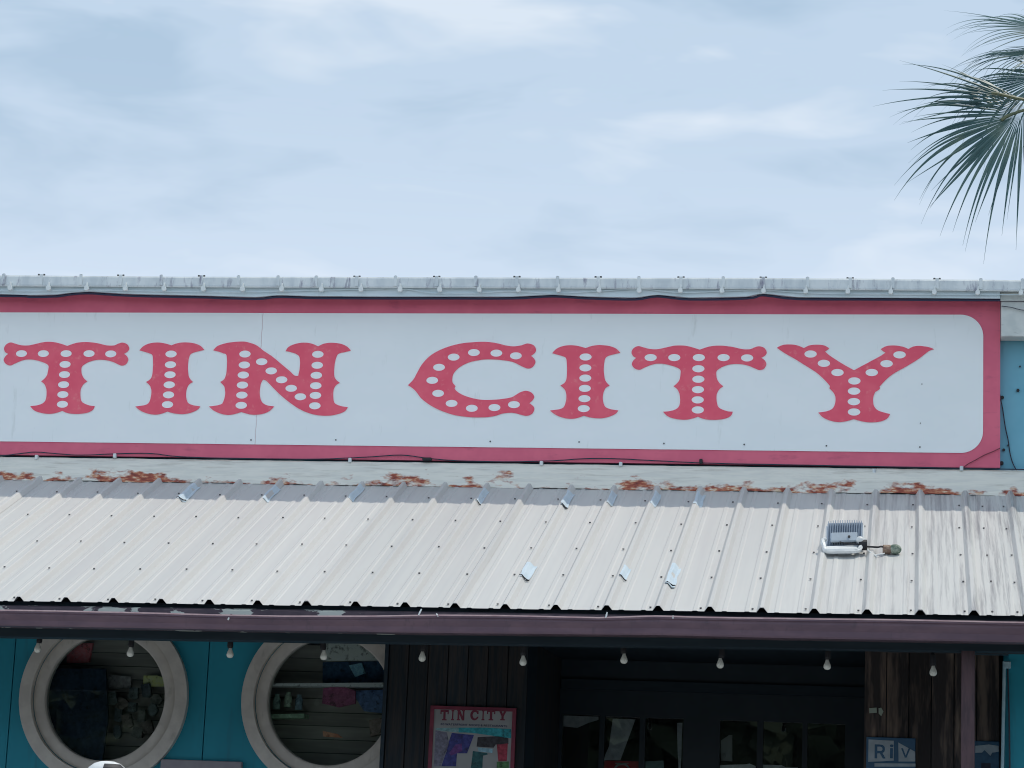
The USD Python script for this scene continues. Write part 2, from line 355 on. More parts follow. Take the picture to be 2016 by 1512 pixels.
# thin pale cable hanging along that strip
hp = [(0, 572), (60, 573), (170, 571), (300, 573), (470, 575), (640, 571), (790, 569), (850, 577), (940, 577), (1000, 573), (1090, 577), (1180, 573), (1260, 569), (1340, 576), (1420, 573), (1500, 571), (1600, 577), (1750, 579), (1960, 580)]
q = spline([at(a, b, YS_ - 0.012) for a, b in hp], set(), 5, False)
part(B, 'wire', tube(q, 0.0035, 5), M_STRIP)
q = spline([at(a, b + 1.5, YS_ + 0.03) for a, b in wavy], set(), 4, False)  # shadow gap under the fascia strip, built as a dark tube
part(B, 'wire', tube(q, 0.0095, 6), mat('shadow_line_navy', (0.025, 0.03, 0.075), rough=0.6), 'dark shadow line above the sign built as a tube')
# clips, joints and screws of the coping
clip_px = [19, 94.6, 169.7, 246, 322, 399.6, 476.7, 554, 632, 710, 787, 865, 943, 1020, 1099, 1179, 1258, 1339, 1421, 1503, 1586, 1669, 1753.6, 1839.4, 1924.7, 2010]
for k, cx in enumerate(clip_px):
    cyy = np.interp(cx, [0, 504, 1008, 1512, 1960, 2016], [563.5, 566, 567.5, 569.5, 573, 573.5])
    P = [at(cx + a, cyy + b, YC - 0.02) for a, b in ((0.6, -9.5), (2.1, -9), (2.6, -3), (4.4, 1), (4.6, 5), (1.5, 7.2), (-2.8, 6.8), (-4.4, 4), (-3.8, 0), (-0.8, -3))]
    part(B, 'coping_clip', slab(Polygon([(p[0], p[2]) for p in P]), YC - 0.022, 0.022), M_CLIP)
joint_px = [(82, 1), (238, 1), (397, 1), (548, 0), (703, 1), (860, 1), (1018, 1), (1178, 1), (1341, 1), (1503, 1), (1590, 0), (1674, 1), (1758, 0), (1845, 1), (1931, 0), (2013, 0), (8, 0), (160, 0), (318, 0), (470, 0), (623, 0), (779, 0), (937, 0), (1098, 0), (1258, 0), (1424, 0)]
for jx, dbl in joint_px:
    yy = np.interp(jx, [0, 504, 1008, 1512, 2016], [541, 544.7, 545.6, 547, 551])
    p = at(jx, yy, YC); z0 = cbot(p[0]) + 0.012
    part(B, 'coping_joint', bx(p[0] - 0.012, p[0] + 0.012, YC - 0.007, YC - 0.002, z0, ctop(p[0]) + 0.006), M_COPING)
    for s in ((-5.5, 5.0) if dbl else (0,)):
        a = at(jx + s, yy, YC + 0.02)
        m = trimesh.creation.cylinder(0.008, 0.014, sections=8); m.apply_translation((a[0], YC + 0.02, ctop(a[0]) + 0.006))
        part(B, 'coping_screw', m, M_SCREW)

# cream box beside the sign, right
pa, pb = at(1971, 592, -0.10), at(1971, 662, -0.10)
part(B, 'eave_box', bx(pa[0], XR, -0.10, WY - 0.003, pb[2], cbot(0.8) - 0.022, 0.004), M_CREAM)
part(B, 'eave_trim', bx(pa[0] - 0.006, XR, -0.115, -0.104, pa[2] - 0.004, cbot(0.8) + 0.004, 0.003), M_CREAM)
part(B, 'wire', tube(spline([at(a, b, -0.112) for a, b in ((1974, 603), (1990, 605), (2005, 609), (2018, 611), (2050, 612))], set(), 4, False), 0.003, 5), M_CABLE)
part(B, 'wire', tube(spline([at(a, b, WY - 0.012) for a, b in ((1970, 783), (1974, 805), (1979, 840), (1985, 868), (1988, 890), (1994, 912), (2004, 930), (2012, 936))], set(), 5, False), 0.0042, 6), M_CABLE, 'thin cable hanging down the turquoise wall')
for a, b, r in ((2004, 769, .011), (1973, 783, .013), (1976, 886, .010), (1972, 912, .014), (1985, 877, .007), (2008, 722, .006)):
    m = trimesh.creation.cylinder(r, 0.014, sections=8); m.apply_transform(trimesh.transformations.rotation_matrix(math.pi / 2, (1, 0, 0)))
    p = at(a, b, WY); m.apply_translation((p[0], WY - 0.006, p[2])); part(B, 'wall_bolt', m, M_DARK)

# flashing between sign and porch roof, its lower edge notched by the ribs
XF = np.arange(XL + 0.02, 3.2, 0.02)
zt_f = at(1008, 913, -0.002)[2]
jag = 0.012 * (meshkit.fbm(np.stack([XF * 5.0, XF * 0, XF * 0], 1), 4, 9) - 0.5) * 2
ncol = 8
V, E = [], []
for i, X in enumerate(XF):
    for j in range(ncol + 1):
        t = j / ncol
        y = -0.004 - (0.105 - 0.004) * t ** 0.9 + 0.35 * jag[i] * (t > 0.9)
        zl = roofz(X, -0.105) + 0.0085
        z = zt_f + (zl - zt_f) * (t ** 1.15) + jag[i] * 0.9 * (t ** 6)
        z += 0.003 * (meshkit.fbm(np.array([[X * 9, t * 3, 0.5]]), 3, 2)[0] - 0.5) * 2
        V.append((X, y, z)); E.append(t)
F = []
for i in range(len(XF) - 1):
    for j in range(ncol):
        a = i * (ncol + 1) + j; F += [(a, a + 1, a + ncol + 2), (a, a + ncol + 2, a + ncol + 1)]
nV = len(V)
V2 = V + [(x, y + 0.003, z - 0.003) for x, y, z in V]
F2 = F + [(a + nV, c + nV, b + nV) for a, b, c in F]
for i in range(len(XF) - 1):
    a = i * (ncol + 1) + ncol; b = a + ncol + 1
    F2 += [(a, a + nV, b + nV), (a, b + nV, b)]
fl = part(B, 'flashing', (np.array(V2), np.array(F2)), M_FLASH, 'white flashing with rust patches along its lower edge', smooth=True)
UsdGeom.PrimvarsAPI(stage.GetPrimAtPath(fl)).CreatePrimvar('edge', Sdf.ValueTypeNames.FloatArray, 'vertex').Set([float(max(0, e * 1.25 - 0.25)) for e in E + E])

# porch roof: deck, ribbed sheets, screws, patches
XRR = RIB0 + 9 * PITCHX            # right end of the porch roof
XRL = XL
def skew(m):
    """Moves a mesh given in (X, slope s from the wall, height h) onto the roof."""
    v = np.array(m.vertices)
    y = YT - v[:, 1] * math.cos(SL)
    z = np.array([roofz(a, b) for a, b in zip(v[:, 0], y)])
    q = np.stack([v[:, 0], y, z], 1) + v[:, 2:3] * NRM
    return trimesh.Trimesh(q, m.faces[:, ::-1], process=False)
SLEN = (YT - YE) / math.cos(SL)
deck = bx(XRL, XRR, -0.12, SLEN - 0.06, -0.080, -0.018)
for _ in range(5): deck = deck.subdivide()
deck = skew(deck)
ROOF = part(B, 'porch_roof', deck, M_BEAM)
PROF = [(-.0325, 0), (-.0125, .027), (-.009, .0295), (.009, .0295), (.0125, .027), (.0325, 0), (.068, 0), (.076, .0035), (.096, .0035), (.104, 0), (.200, 0), (.208, .0035), (.228, .0035), (.236, 0)]
def profile(x):
    u = (x + 0.0325) % PITCHX - 0.0325
    xs_ = [p[0] for p in PROF] + [PITCHX - .0325]; hs = [p[1] for p in PROF] + [0]
    return np.interp(u, xs_, hs)
SV = np.linspace(-0.10, SLEN, 9)
def ribbed(x0, x1, s_list, lift, thick=0.0015, seed=0, seam=0.0):
    xs_ = sorted({x0, x1} | {k * PITCHX + p[0] for k in range(int(math.floor(x0 / PITCHX)) - 1, int(math.ceil(x1 / PITCHX)) + 2) for p in PROF if x0 < k * PITCHX + p[0] < x1})
    V, n = [], len(xs_)
    for s in s_list:
        for x in xs_:
            wv = 0.0022 * (meshkit.noise(np.array([[x * 2.2, s * 1.7, seed * 3.3]]), 4)[0] - 0.5)
            V.append((RIB0 + x, s, profile(x) + lift + wv))
    F, m = [], len(s_list)
    for i in range(m - 1):
        for j in range(n - 1):
            a = i * n + j; F += [(a, a + 1, a + n + 1), (a, a + n + 1, a + n)]
    N_ = len(V); V += [(a, b, c - thick) for a, b, c in V]
    F += [(a + N_, c + N_, b + N_) for a, b, c in F]
    for j in range(n - 1):
        a = (m - 1) * n + j; F += [(a, a + 1, a + 1 + N_), (a, a + 1 + N_, a + N_)]
        a = j; F += [(a, a + 1 + N_, a + 1), (a, a + N_, a + 1 + N_)]
    for i in range(m - 1):
        for j in (0, n - 1):
            a = i * n + j; F += [(a, a + n, a + n + N_), (a, a + n + N_, a + N_)]
    return skew(trimesh.Trimesh(V, np.array(F), process=False))
k0 = -30
j = 0
for k in range(k0, 9, 3):
    x0 = k * PITCHX - 0.034; x1 = min((k + 3) * PITCHX + 0.034, 9 * PITCHX)
    part(ROOF, 'roof_sheet', ribbed(x0, x1, SV, 0.0 if j % 2 else 0.0022, seed=j), M_ROOF); j += 1
# screws: five rows beside every rib
scr = []
rows = [on_roof(45 + 60, 970)[1], on_roof(130, 1015)[1], on_roof(240, 1069)[1], on_roof(270, 1122)[1], YE + 0.05]
for y in rows:
    s = (YT - y) / math.cos(SL)
    for k in range(-24, 8):
        for dx in ([-0.052] if k < 1 else [-0.052, 0.11]):
            m = trimesh.creation.cylinder(0.0068, 0.006, sections=7)
            m.apply_translation((RIB0 + k * PITCHX + dx + random.uniform(-.006, .006), s + random.uniform(-.012, .012), 0.008))
            scr.append(skew(m))
part(ROOF, 'roof_screw', cat_(scr), M_SCREW, kind='stuff')
# pale blue sealing patches over ribs, some with a loose dark tail
for px, py, hh, wv, tail in ((372, 975, .17, .05, 1), (527, 977, .15, .036, 0), (690, 975, .16, .03, 0), (943, 982, .15, .03, 1), (1114, 988, .16, .04, 1), (1188, 986, .13, .03, 0), (1278, 987, .14, .034, 0), (1367, 988, .14, .05, 0),
                             (1030, 1130, .13, .05, 1), (1217, 1133, .10, .036, 1), (1317, 1138, .19, .045, 1)):
    p = on_roof(px, py); s = (YT - p[1]) / math.cos(SL)
    x = p[0] - RIB0; k = round(x / PITCHX); xc = k * PITCHX + (0.022 if abs(x - k * PITCHX) < .05 else x - k * PITCHX)
    m = ribbed(xc - wv * .62, xc + wv * .62, np.linspace(s - hh * 1.15, s + hh * 1.15, 5), 0.0055, 0.002, 3)
    v = np.array(m.vertices); v[:, 0] += (meshkit.noise(v * 9 + k, 8) - .5) * 0.02; v[:, 1] += (meshkit.noise(v * 11 + k, 3) - .5) * 0.03
    v += NRM * ((meshkit.noise(v * 14 + k, 5)[:, None]) * 0.002)
    pt = part(ROOF, 'sealant_patch', trimesh.Trimesh(v, m.faces, process=False), M_PATCH)
    if tail:
        a = [(RIB0 + xc - wv * .6 + wv * 1.3 * t, s + hh * 1.1 + 0.004 - 0.03 * (t - .2) * (k % 2 * 2 - 1) , profile(xc - wv * .6 + wv * 1.3 * t) + 0.009 + 0.006 * math.sin(3 * t)) for t in np.linspace(0, 1, 5)]
        part(pt, 'loose_edge', skew(trimesh.Trimesh(*(lambda t_: (t_.vertices, t_.faces[:, ::-1]))(tube(a, np.linspace(.0025, .005, 5), 5)), process=False)), M_DARK)

# fascia, gutter, beam, ceiling, post
XG = np.linspace(XRL, XRR, 220)
def lerpline(pts, y): return line(pts, y)
YG = -2.80
lip = lerpline([(-600, 1197), (0, 1201), (100, 1202.5), (300, 1207), (404, 1210), (560, 1213), (720, 1213), (860, 1211), (1000, 1212), (1180, 1216), (1290, 1212.5), (1400, 1215.5), (1612, 1218.5), (1760, 1220), (2016, 1225.5), (2700, 1236)], YG)
gbot = lerpline([(-600, 1224), (0, 1232), (504, 1241), (808, 1246), (1312, 1251), (1512, 1256), (2016, 1265), (2700, 1276)], YG + 0.03)
def gprof(i):
    X = XG[i]; a, b = lip(X), gbot(X); h = a - b
    o = [(YG, a), (YG - 0.006, a - 0.005), (YG - 0.006, a - 0.014), (YG + 0.004, a - 0.020), (YG + 0.004, a - 0.3 * h), (YG + 0.014, a - 0.45 * h), (YG + 0.026, a - 0.62 * h), (YG + 0.030, b + 0.012), (YG + 0.036, b + 0.002), (YG + 0.045, b),
         (-2.675, b), (-2.672, a + 0.01)]
    inn = [(-2.678, a + 0.01), (-2.680, b + 0.005), (YG + 0.046, b + 0.005), (YG + 0.034, b + 0.016), (YG + 0.030, a - 0.60 * h), (YG + 0.010, a - 0.3 * h), (YG + 0.010, a - 0.006), (YG + 0.004, a - 0.001)]
    return o + inn
GUT = part(B, 'gutter', loft(XG, gprof), M_GUT)
part(GUT, 'gutter_lip', loft(XG, lambda i: [(YG - 0.0085, lip(XG[i]) - 0.004), (YG - 0.004, lip(XG[i]) + 0.0035), (YG + 0.008, lip(XG[i]) + 0.004), (YG + 0.008, lip(XG[i]) + 0.001), (YG - 0.0005, lip(XG[i]) + 0.001), (YG - 0.0075, lip(XG[i]) - 0.006)]), M_LIP)
for px, py, dx in ((827, 1206, 3), (1194, 1212, 1.5), (1325, 1213, 0), (861, 1209, -2), (450, 1216, 1)):
    a, b = at(px - dx, py + 5, YG - 0.004), at(px + dx, py - (7 if px in (827, 1194) else 1), YG - 0.002)
    part(GUT, 'gutter_spike', tube([a, (a + b) / 2, b], [.004, .0055, .004], 6), M_CLIP)
edge = lambda X: roofz(X, YE)
part(B, 'eave_fascia', loft(XG, lambda i: [(-2.655, gbot(XG[i])), (-2.655, edge(XG[i]) - 0.035), (-2.625, edge(XG[i]) - 0.022), (-2.625, gbot(XG[i]))]), M_FASC, 'dark eave board with peeling white paint')
fil = []
for k in range(-30, 10):   # foam closures inside the ribs at the eave
    x = RIB0 + k * PITCHX
    fil.append(Polygon([(x - .03, 0), (x - .011, .024), (x + .011, .024), (x + .03, 0)]))
bl = at(200, 1256.5, -2.52)[2]
bbot = lerpline([(-600, 1243), (0, 1253), (500, 1261), (760, 1264.5), (2016, 1283), (2700, 1292)], -2.52)
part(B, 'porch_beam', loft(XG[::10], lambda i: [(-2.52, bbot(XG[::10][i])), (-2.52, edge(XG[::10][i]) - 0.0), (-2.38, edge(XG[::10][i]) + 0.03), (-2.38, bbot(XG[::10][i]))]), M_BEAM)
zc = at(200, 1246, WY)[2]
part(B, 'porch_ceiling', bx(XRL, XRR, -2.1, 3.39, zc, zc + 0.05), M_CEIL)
pl, pr = at(1893, 1266, -2.52), at(1919.5, 1266, -2.52)
part(B, 'porch_post', bx(pl[0], pr[0], -2.515, -2.425, 0.10, bbot(pl[0]) + 0.02, 0.004), M_POST, 'reddish brown square post under the right end of the gutter')
part(B, 'porch_post', bx(XL + .1, XL + .19, -2.515, -2.425, 0.10, bbot(XL) + 0.02, 0.004), M_POST)

# ---- turquoise window wall with portholes
c1, c2 = at(206.5, 1373, WY), at(648, 1380.5, WY)
R_OUT, R_HOLE = 0.635, 0.455
xw = at(766, 1300, -0.35)[0] + 0.25         # wall runs behind the wood
seams = [XL, at(20, 1400, WY)[0], at(404, 1400, WY)[0], xw]
for a, b in zip(seams[:-1], seams[1:]):
    P = sbox(a + 0.004, 0.10, b - 0.004, zc)
    for c in (c1, c2):
        P = P.difference(Point(c[0], c[2]).buffer(0.50, 48))
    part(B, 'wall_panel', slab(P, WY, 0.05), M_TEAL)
part(B, 'wall_backing', slab(unary_union([sbox(XL, 0.10, xw, 3.29)]).difference(unary_union([Point(c[0], c[2]).buffer(0.51, 40) for c in (c1, c2)])), WY + 0.06, 0.05), M_DARK)
for c in (c1, c2):
    o = Point(c[0], c[2])
    trim = slab(o.buffer(R_OUT, 48).difference(o.buffer(0.545, 48)), WY - 0.055, 0.052)
    W = part(B, 'porthole_window', trim, M_TRIM, smooth=40)
    ring = []
    rp = [(0.540, WY - 0.008), (0.515, WY - 0.018), (R_HOLE + 0.012, WY - 0.018), (R_HOLE, WY - 0.008), (R_HOLE, WY + 0.07), (0.498, WY + 0.07), (0.498, WY - 0.002), (0.540, WY - 0.002)]
    V, F, n = [], [], 72
    for a in range(n):
        q = 2 * math.pi * a / n
        V += [(c[0] + r * math.cos(q), y, c[2] + r * math.sin(q)) for r, y in rp]
    m_ = len(rp)
    for a in range(n):
        for k in range(m_):
            p0, p1 = a * m_ + k, a * m_ + (k + 1) % m_; q0, q1 = ((a + 1) % n) * m_ + k, ((a + 1) % n) * m_ + (k + 1) % m_
            F += [(p0, p1, q1), (p0, q1, q0)]
    rm = trimesh.Trimesh(V, F, process=False); rm.fix_normals()
    part(W, 'inner_ring', rm, M_TRIM, smooth=40)
    part(W, 'pane', slab(o.buffer(R_HOLE + 0.02, 40), WY + 0.03, 0.006), M_GLASS)
# display recess behind the portholes
part(B, 'display_floor', bx(XL + 0.3, xw - 0.02, WY + 0.12, 0.5, c1[2] - 0.75, c1[2] - 0.72), M_INT)
for zz in np.arange(c1[2] - 0.72, zc - 0.02, 0.098):
    part(B, 'display_board', bx(XL + 0.3, xw - 0.02, 0.45 + 0.004 * math.sin(zz * 40), 0.48, zz, min(zz + 0.092, zc - 0.005)), M_SIDING)
part(B, 'display_back', bx(XL + 0.3, xw - 0.02, 0.49, 0.51, c1[2] - 0.72, zc - 0.002), M_INT)

# ---- entrance: dark plank walls either side of a recess, storefront at the back
YP = -0.35
def plank_wall(pxa, pxb, n, m, base_mat, yy=YP):
    xa, xb = at(pxa, 1300, yy)[0], at(pxb, 1300, yy)[0]
    P = part(B, 'plank_wall', bx(xa + 0.004, xb - 0.004, yy + 0.03, WY + 0.02, 0.10, zc - 0.002), base_mat)
    e = np.linspace(xa, xb, n + 1)
    for a, b in zip(e[:-1], e[1:]):
        part(P, 'plank', bx(a + 0.003, b - 0.003, yy + random.uniform(0, .006), yy + 0.027, 0.10, zc - 0.003, 0.002), m)
    return xa, xb
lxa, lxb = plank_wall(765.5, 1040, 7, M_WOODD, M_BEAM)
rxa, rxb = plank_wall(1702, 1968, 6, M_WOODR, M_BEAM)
part(B, 'corner_post', bx(lxa - 0.028, lxa - 0.002, YP - 0.012, WY + 0.02, 0.10, zc - 0.003), M_BEAM)
YD = 1.25
part(B, 'recess_wall', bx(lxb - 0.03, lxb - 0.006, WY + 0.022, YD, 0.10, zc - 0.004), M_WOODD)
part(B, 'recess_wall', bx(rxa + 0.006, rxa + 0.03, WY + 0.022, YD, 0.10, zc - 0.004), M_WOODD)
# storefront with two double doors
zd = at(1250, 1411, YD)[2]
panes = [(1108, 1181, 1408), (1191, 1260, 1412), (1271, 1346, 1415), (1418, 1491, 1420), (1503, 1580, 1423), (1590, 1664, 1426)]
holes, rects = [], []
for a, b, t in panes:
    p, q = at(a, t, YD), at(b, t, YD); rects.append((p[0], q[0], q[2])); holes.append(sbox(p[0], 0.35, q[0], q[2]))
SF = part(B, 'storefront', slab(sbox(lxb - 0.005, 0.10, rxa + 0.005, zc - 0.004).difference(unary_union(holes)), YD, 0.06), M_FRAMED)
for x0, x1, z1 in rects:
    part(SF, 'pane', bx(x0 - 0.008, x1 + 0.008, YD + 0.026, YD + 0.032, 0.342, z1 + 0.008), M_DGLASS)
for x0, x1, z1 in (rects[0], rects[1], rects[3], rects[4]):
    part(SF, 'door_handle', tube([(x1 + 0.02, YD, 1.05), (x1 + 0.02, YD - 0.05, 1.07), (x1 + 0.02, YD - 0.05, 1.33), (x1 + 0.02, YD, 1.35)], 0.011, 8), M_SCREW)
part(B, 'door_header', bx(lxb, rxa, YD - 0.045, YD - 0.003, zd + 0.19, zd + 0.27, 0.006), M_BEAM)

# ---- turquoise end wall at the right, brace, conduit and cable
YQ = -1.2
xq = at(1986, 1300, YQ)[0]
part(B, 'end_wall', bx(xq, XRR - 0.05, YQ, WY - 0.002, 0.10, zc - 0.006), M_TEAL)
p0, p1, p2 = at(1984, 1268, -2.0), at(1984, 1290, -2.0), at(2006, 1266, -2.0)
part(B, 'brace', slab(Polygon([(p0[0] - .25, p0[2] + .12), (p0[0] - .25, p1[2]), (p1[0], p1[2]), (p2[0], p2[2]), (p2[0] + .1, p0[2] + .12)]), -2.05, 0.09), M_BEAM)
a, b = at(1977.5, 1302, YQ - 0.03), at(1973.5, 1512, YQ - 0.03)
M_COND = mat('conduit_blue', (0.30, 0.48, 0.56), (0.40, 0.58, 0.64), ns=12, rough=0.5)
part(B, 'conduit', tube([a, b, (b[0], b[1], 0.1)], 0.0105, 8), M_COND)
a, b = at(1983.5, 1302, YQ - 0.02), at(1988, 1512, YQ - 0.02)
part(B, 'wire', tube([a, (a + b) / 2 + (.003, 0, 0), b, (b[0], b[1], 0.1)], 0.006, 6), M_CABLE)
part(B, 'junction_knob', bx(*(lambda p: (p[0] - .02, p[0] + .025, YQ - .045, YQ - .003, p[2] - .025, p[2] + .02))(at(1982, 1309, YQ)), 0.005), M_COND)

# ------------------------------------------------------------------ sign
YSG = -0.004
x_r = at(1969, 760, YSG)[0]; x_ir = at(1935.5, 760, YSG)[0]
x_il = at(-95, 760, YSG)[0]; x_l = x_il - (x_r - x_ir)
z_t, z_b = at(1008, 575, YSG)[2], at(1008, 908.5, YSG)[2]
wt = (at(0, 614, YSG)[2] + at(1890, 621, YSG)[2]) / 2; wb = (at(0, 868, YSG)[2] + at(1890, 893, YSG)[2]) / 2
S = thing('shop_sign', 'long white sign with red border and red TIN CITY lettering above porch roof', 'sign', ((x_l + x_r) / 2, 0, z_b))
part(S, 'border_board', bx(x_l, x_r, YSG, 0.055, z_b, z_t), M_BORDER, 'faded red border around the white field')
white = sbox(x_il, wb, x_ir, wt).buffer(-0.155).buffer(0.155, 16)
xs1 = at(513, 700, YSG)[0]
part(S, 'sign_panel', slab(white.intersection(sbox(-99, 0, xs1 - 0.0012, 9)), YSG - 0.004, 0.003), M_WHITE)
part(S, 'sign_panel', slab(white.intersection(sbox(xs1 + 0.0012, 0, 99, 9)), YSG - 0.004, 0.003), M_WHITE)
YL = YSG - 0.0075
ZS = 504 / 1733.0 * 1.0003
def zp(zoom, x, y): return at([0, 504, 1008, 1512][zoom] + x * 0.29100, 520 + y * 0.29101, YL)
def glyph(pts, corners, holes, base=0):
    """pts: (zoom, x, y) pixels read off the photograph's four enlargements, on the plane of the sign."""
    q = np.array([zp(*p) for p in pts])[:, [0, 2]]
    return Polygon(spline(q, set(corners), 6)).buffer(0), np.array([zp(*h) for h in holes])[:, [0, 2]]
def C(z, s, mark):
    pts, cor = [], []
    for tok in s.split():
        c = tok.endswith('*'); x, y = map(float, tok.rstrip('*').split(','))
        if c: cor.append(len(pts))
        pts.append((z, x, y))
    return pts, cor
def Z(*chunks):
    pts, cor = [], []
    for z, s in chunks:
        p, c = C(z, s, 0); cor += [k + len(pts) for k in c]; pts += p
    return pts, cor
HO = lambda z, s: [(z, *map(float, t.split(','))) for t in s.split()]
T_ = Z((0, '455,553* 520,532 590,527 660,535 720,549 770,550 800,538 828,531 860,542 874,570 862,592 838,606* 860,625 867,650 850,678 822,686 795,676 760,660 710,648 650,648 600,662 565,682 552,697 550,720 555,750 570,775 590,793* 565,812 548,840 543,870 545,905 553,930 575,945 610,957 640,960* 628,985 595,1003 545,1012 490,1012 450,1005 420,992* 390,1003 345,1012 300,1010 255,1000 225,985 204,960* 240,957 275,948 300,932 312,905 315,870 312,840 300,812 278,793* 300,775 318,750 326,715 328,690 315,675 280,660 230,647 180,645 140,655 100,672 70,685 40,675 25,650 35,625 55,607* 35,595 27,570 40,545 70,530 100,537 140,548 190,550 240,540 300,527 360,527 410,538'))
T_h = HO(0, '145,605 293,605 447,605 602,605 749,607 440,678 436,747 430,815 425,882 422,948')
I_ = Z((0, '1160,549* 1200,535 1250,529 1310,535 1355,552 1382,580* 1340,590 1305,600 1285,615 1275,650 1271,700 1275,750 1285,775 1305,797* 1278,815 1262,850 1258,890 1265,925 1278,943 1310,955 1355,962* 1335,985 1290,1005 1240,1014 1180,1010 1132,997* 1090,1012 1045,1018 990,1008 945,988 915,962* 955,958 990,950 1008,935 1020,900 1024,860 1018,830 1005,812 988,797* 1015,780 1028,755 1034,710 1035,650 1030,615 1010,603 975,592 943,583* 970,555 1010,537 1060,530 1110,535'))
I_h = HO(0, '1157,608 1153,680 1150,748 1145,816 1140,884 1133,950')
N_ = Z((0, '1442,583* 1470,555 1520,537 1580,527 1650,524 1700,535'), (1, '8,552 50,585 110,625 170,675 230,725 260,753 285,756* 295,710 298,660 292,625 270,607 235,595 200,588* 220,560 265,540 320,531 375,537 420,556* 460,538 510,532 570,538 615,557 642,585* 600,595 560,605 545,625 533,670 528,720 530,760 545,785 567,802* 540,820 525,850 522,890 526,925 538,945 575,960 621,968* 600,995 550,1015 490,1025 420,1022 350,1005 285,975 220,930 160,880 110,830 70,790 47,781* 32,810 25,860 28,900 42,935 75,955 123,962* 95,990 60,1008 10,1018'), (0, '1690,1016 1632,1000* 1590,1013 1540,1020 1490,1010 1445,990 1413,962* 1455,958 1495,948 1508,935 1522,890 1522,850 1515,825 1490,797* 1515,780 1528,750 1534,710 1536,650 1530,612 1510,603 1480,592'))
N_h = HO(0, '1657,608 1653,682 1646,750 1640,818 1636,886 1632,955') + HO(1, '38,660 103,722 173,782 238,840 300,897 418,610 414,684 408,752 404,822 402,888 398,958')
C_ = Z((1, '1028,819* 1065,780 1090,735 1125,675 1185,615 1270,570 1370,540 1470,528 1560,526 1630,535 1690,550'), (2, '10,556 60,550 90,540 110,537 145,548 162,575 155,600 128,620* 150,640 158,665 140,695 110,706 75,695 30,672'), (1, '1732,660 1690,652 1620,645 1540,645 1450,662 1380,695 1340,735 1328,770 1330,800 1350,825* 1345,845 1380,875 1440,900 1520,917 1600,918 1680,910 1730,900'), (2, '30,882 60,865 95,857 130,868 150,895 140,920 117,940* 145,962 150,985 135,1012 100,1026 65,1020 20,1008'), (1, '1720,1005 1670,1010 1610,1028 1540,1036 1440,1034 1340,1020 1250,990 1180,955 1120,910 1085,865 1060,840'))
C_h = HO(1, '1337,629 1474,598 1626,602') + HO(2, '26,620') + HO(1, '1238,698 1192,786 1232,874 1323,942 1460,975 1613,970') + HO(2, '13,950')
Y_ = Z((3, '60,565* 100,547 150,543 200,550 243,568* 280,550 330,545 380,550 415,570* 400,582 385,590* 420,620 500,672 582,718* 680,665 760,622 795,598* 780,590 762,575* 800,555 850,550 910,558 950,574* 985,557 1030,553 1090,562 1123,575* 1085,590 1020,640 930,695 850,740 800,780 755,828* 755,845 725,865* 712,900 712,940 722,968 745,990 790,1005 826,1014* 805,1045 760,1064 700,1070 640,1064 580,1048* 530,1062 480,1068 420,1058 370,1035 340,1003* 385,998 425,985 445,965 456,930 455,895 440,865 415,840* 420,825* 385,785 330,735 260,690 180,640 110,600'))
Y_h = HO(3, '288,608 378,671 470,733 890,613 802,673 702,733 584,790 582,859 581,930 582,1000')
# the second T and I are the same letters further along the sign
T2_ref = [zp(2, 1266, 632), zp(2, 1255, 986)]; T1_ref = [zp(0, 447, 605), zp(0, 422, 948)]
I2_ref = [zp(2, 497, 628), zp(2, 486, 977)]; I1_ref = [zp(0, 1157, 608), zp(0, 1133, 950)]
def moved(G, r1, r2):
    poly, h = G
    d = (r2[0] + r2[1]) / 2 - (r1[0] + r1[1]) / 2; k = (r2[0][2] - r2[1][2]) / (r1[0][2] - r1[1][2]); c = (r1[0] + r1[1]) / 2
    f = lambda P: np.stack([c[0] + (P[:, 0] - c[0]) * k + d[0], c[2] + (P[:, 1] - c[2]) * k + d[2]], 1)
    return Polygon(f(np.array(poly.exterior.coords))), f(h)
GT, GI = glyph(*T_, T_h), glyph(*I_, I_h)
letters = [GT, GI, glyph(*N_, N_h), glyph(*C_, C_h), moved(GI, I1_ref, I2_ref), moved(GT, T1_ref, T2_ref), glyph(*Y_, Y_h)]
for ch, (poly, hs) in zip('TINCITY', letters):
    ov = [affinity.scale(Point(x, z).buffer(1, 10), 0.0435, 0.0262) for x, z in hs]
    L_ = part(S, 'letter', slab(poly.difference(unary_union(ov)), YL, 0.003), M_RED, f'red circus style letter {ch} with white ovals')
    for o in ov:
        part(L_, 'oval', slab(o, YL + 0.0008, 0.002), M_OVAL)
for px, py in ((494, 866), (661, 866), (965, 869), (1140, 870), (1307, 873), (1465, 875), (1627, 877.5), (1811, 880), (1812, 833), (1815, 756)):
    p = at(px, py, YL); m = trimesh.creation.cylinder(0.006 if py > 860 else 0.004, 0.004, sections=8)
    m.apply_transform(trimesh.transformations.rotation_matrix(math.pi / 2, (1, 0, 0))); m.apply_translation((p[0], YSG - 0.005, p[2])); part(S, 'sign_screw', m, M_SCREW)
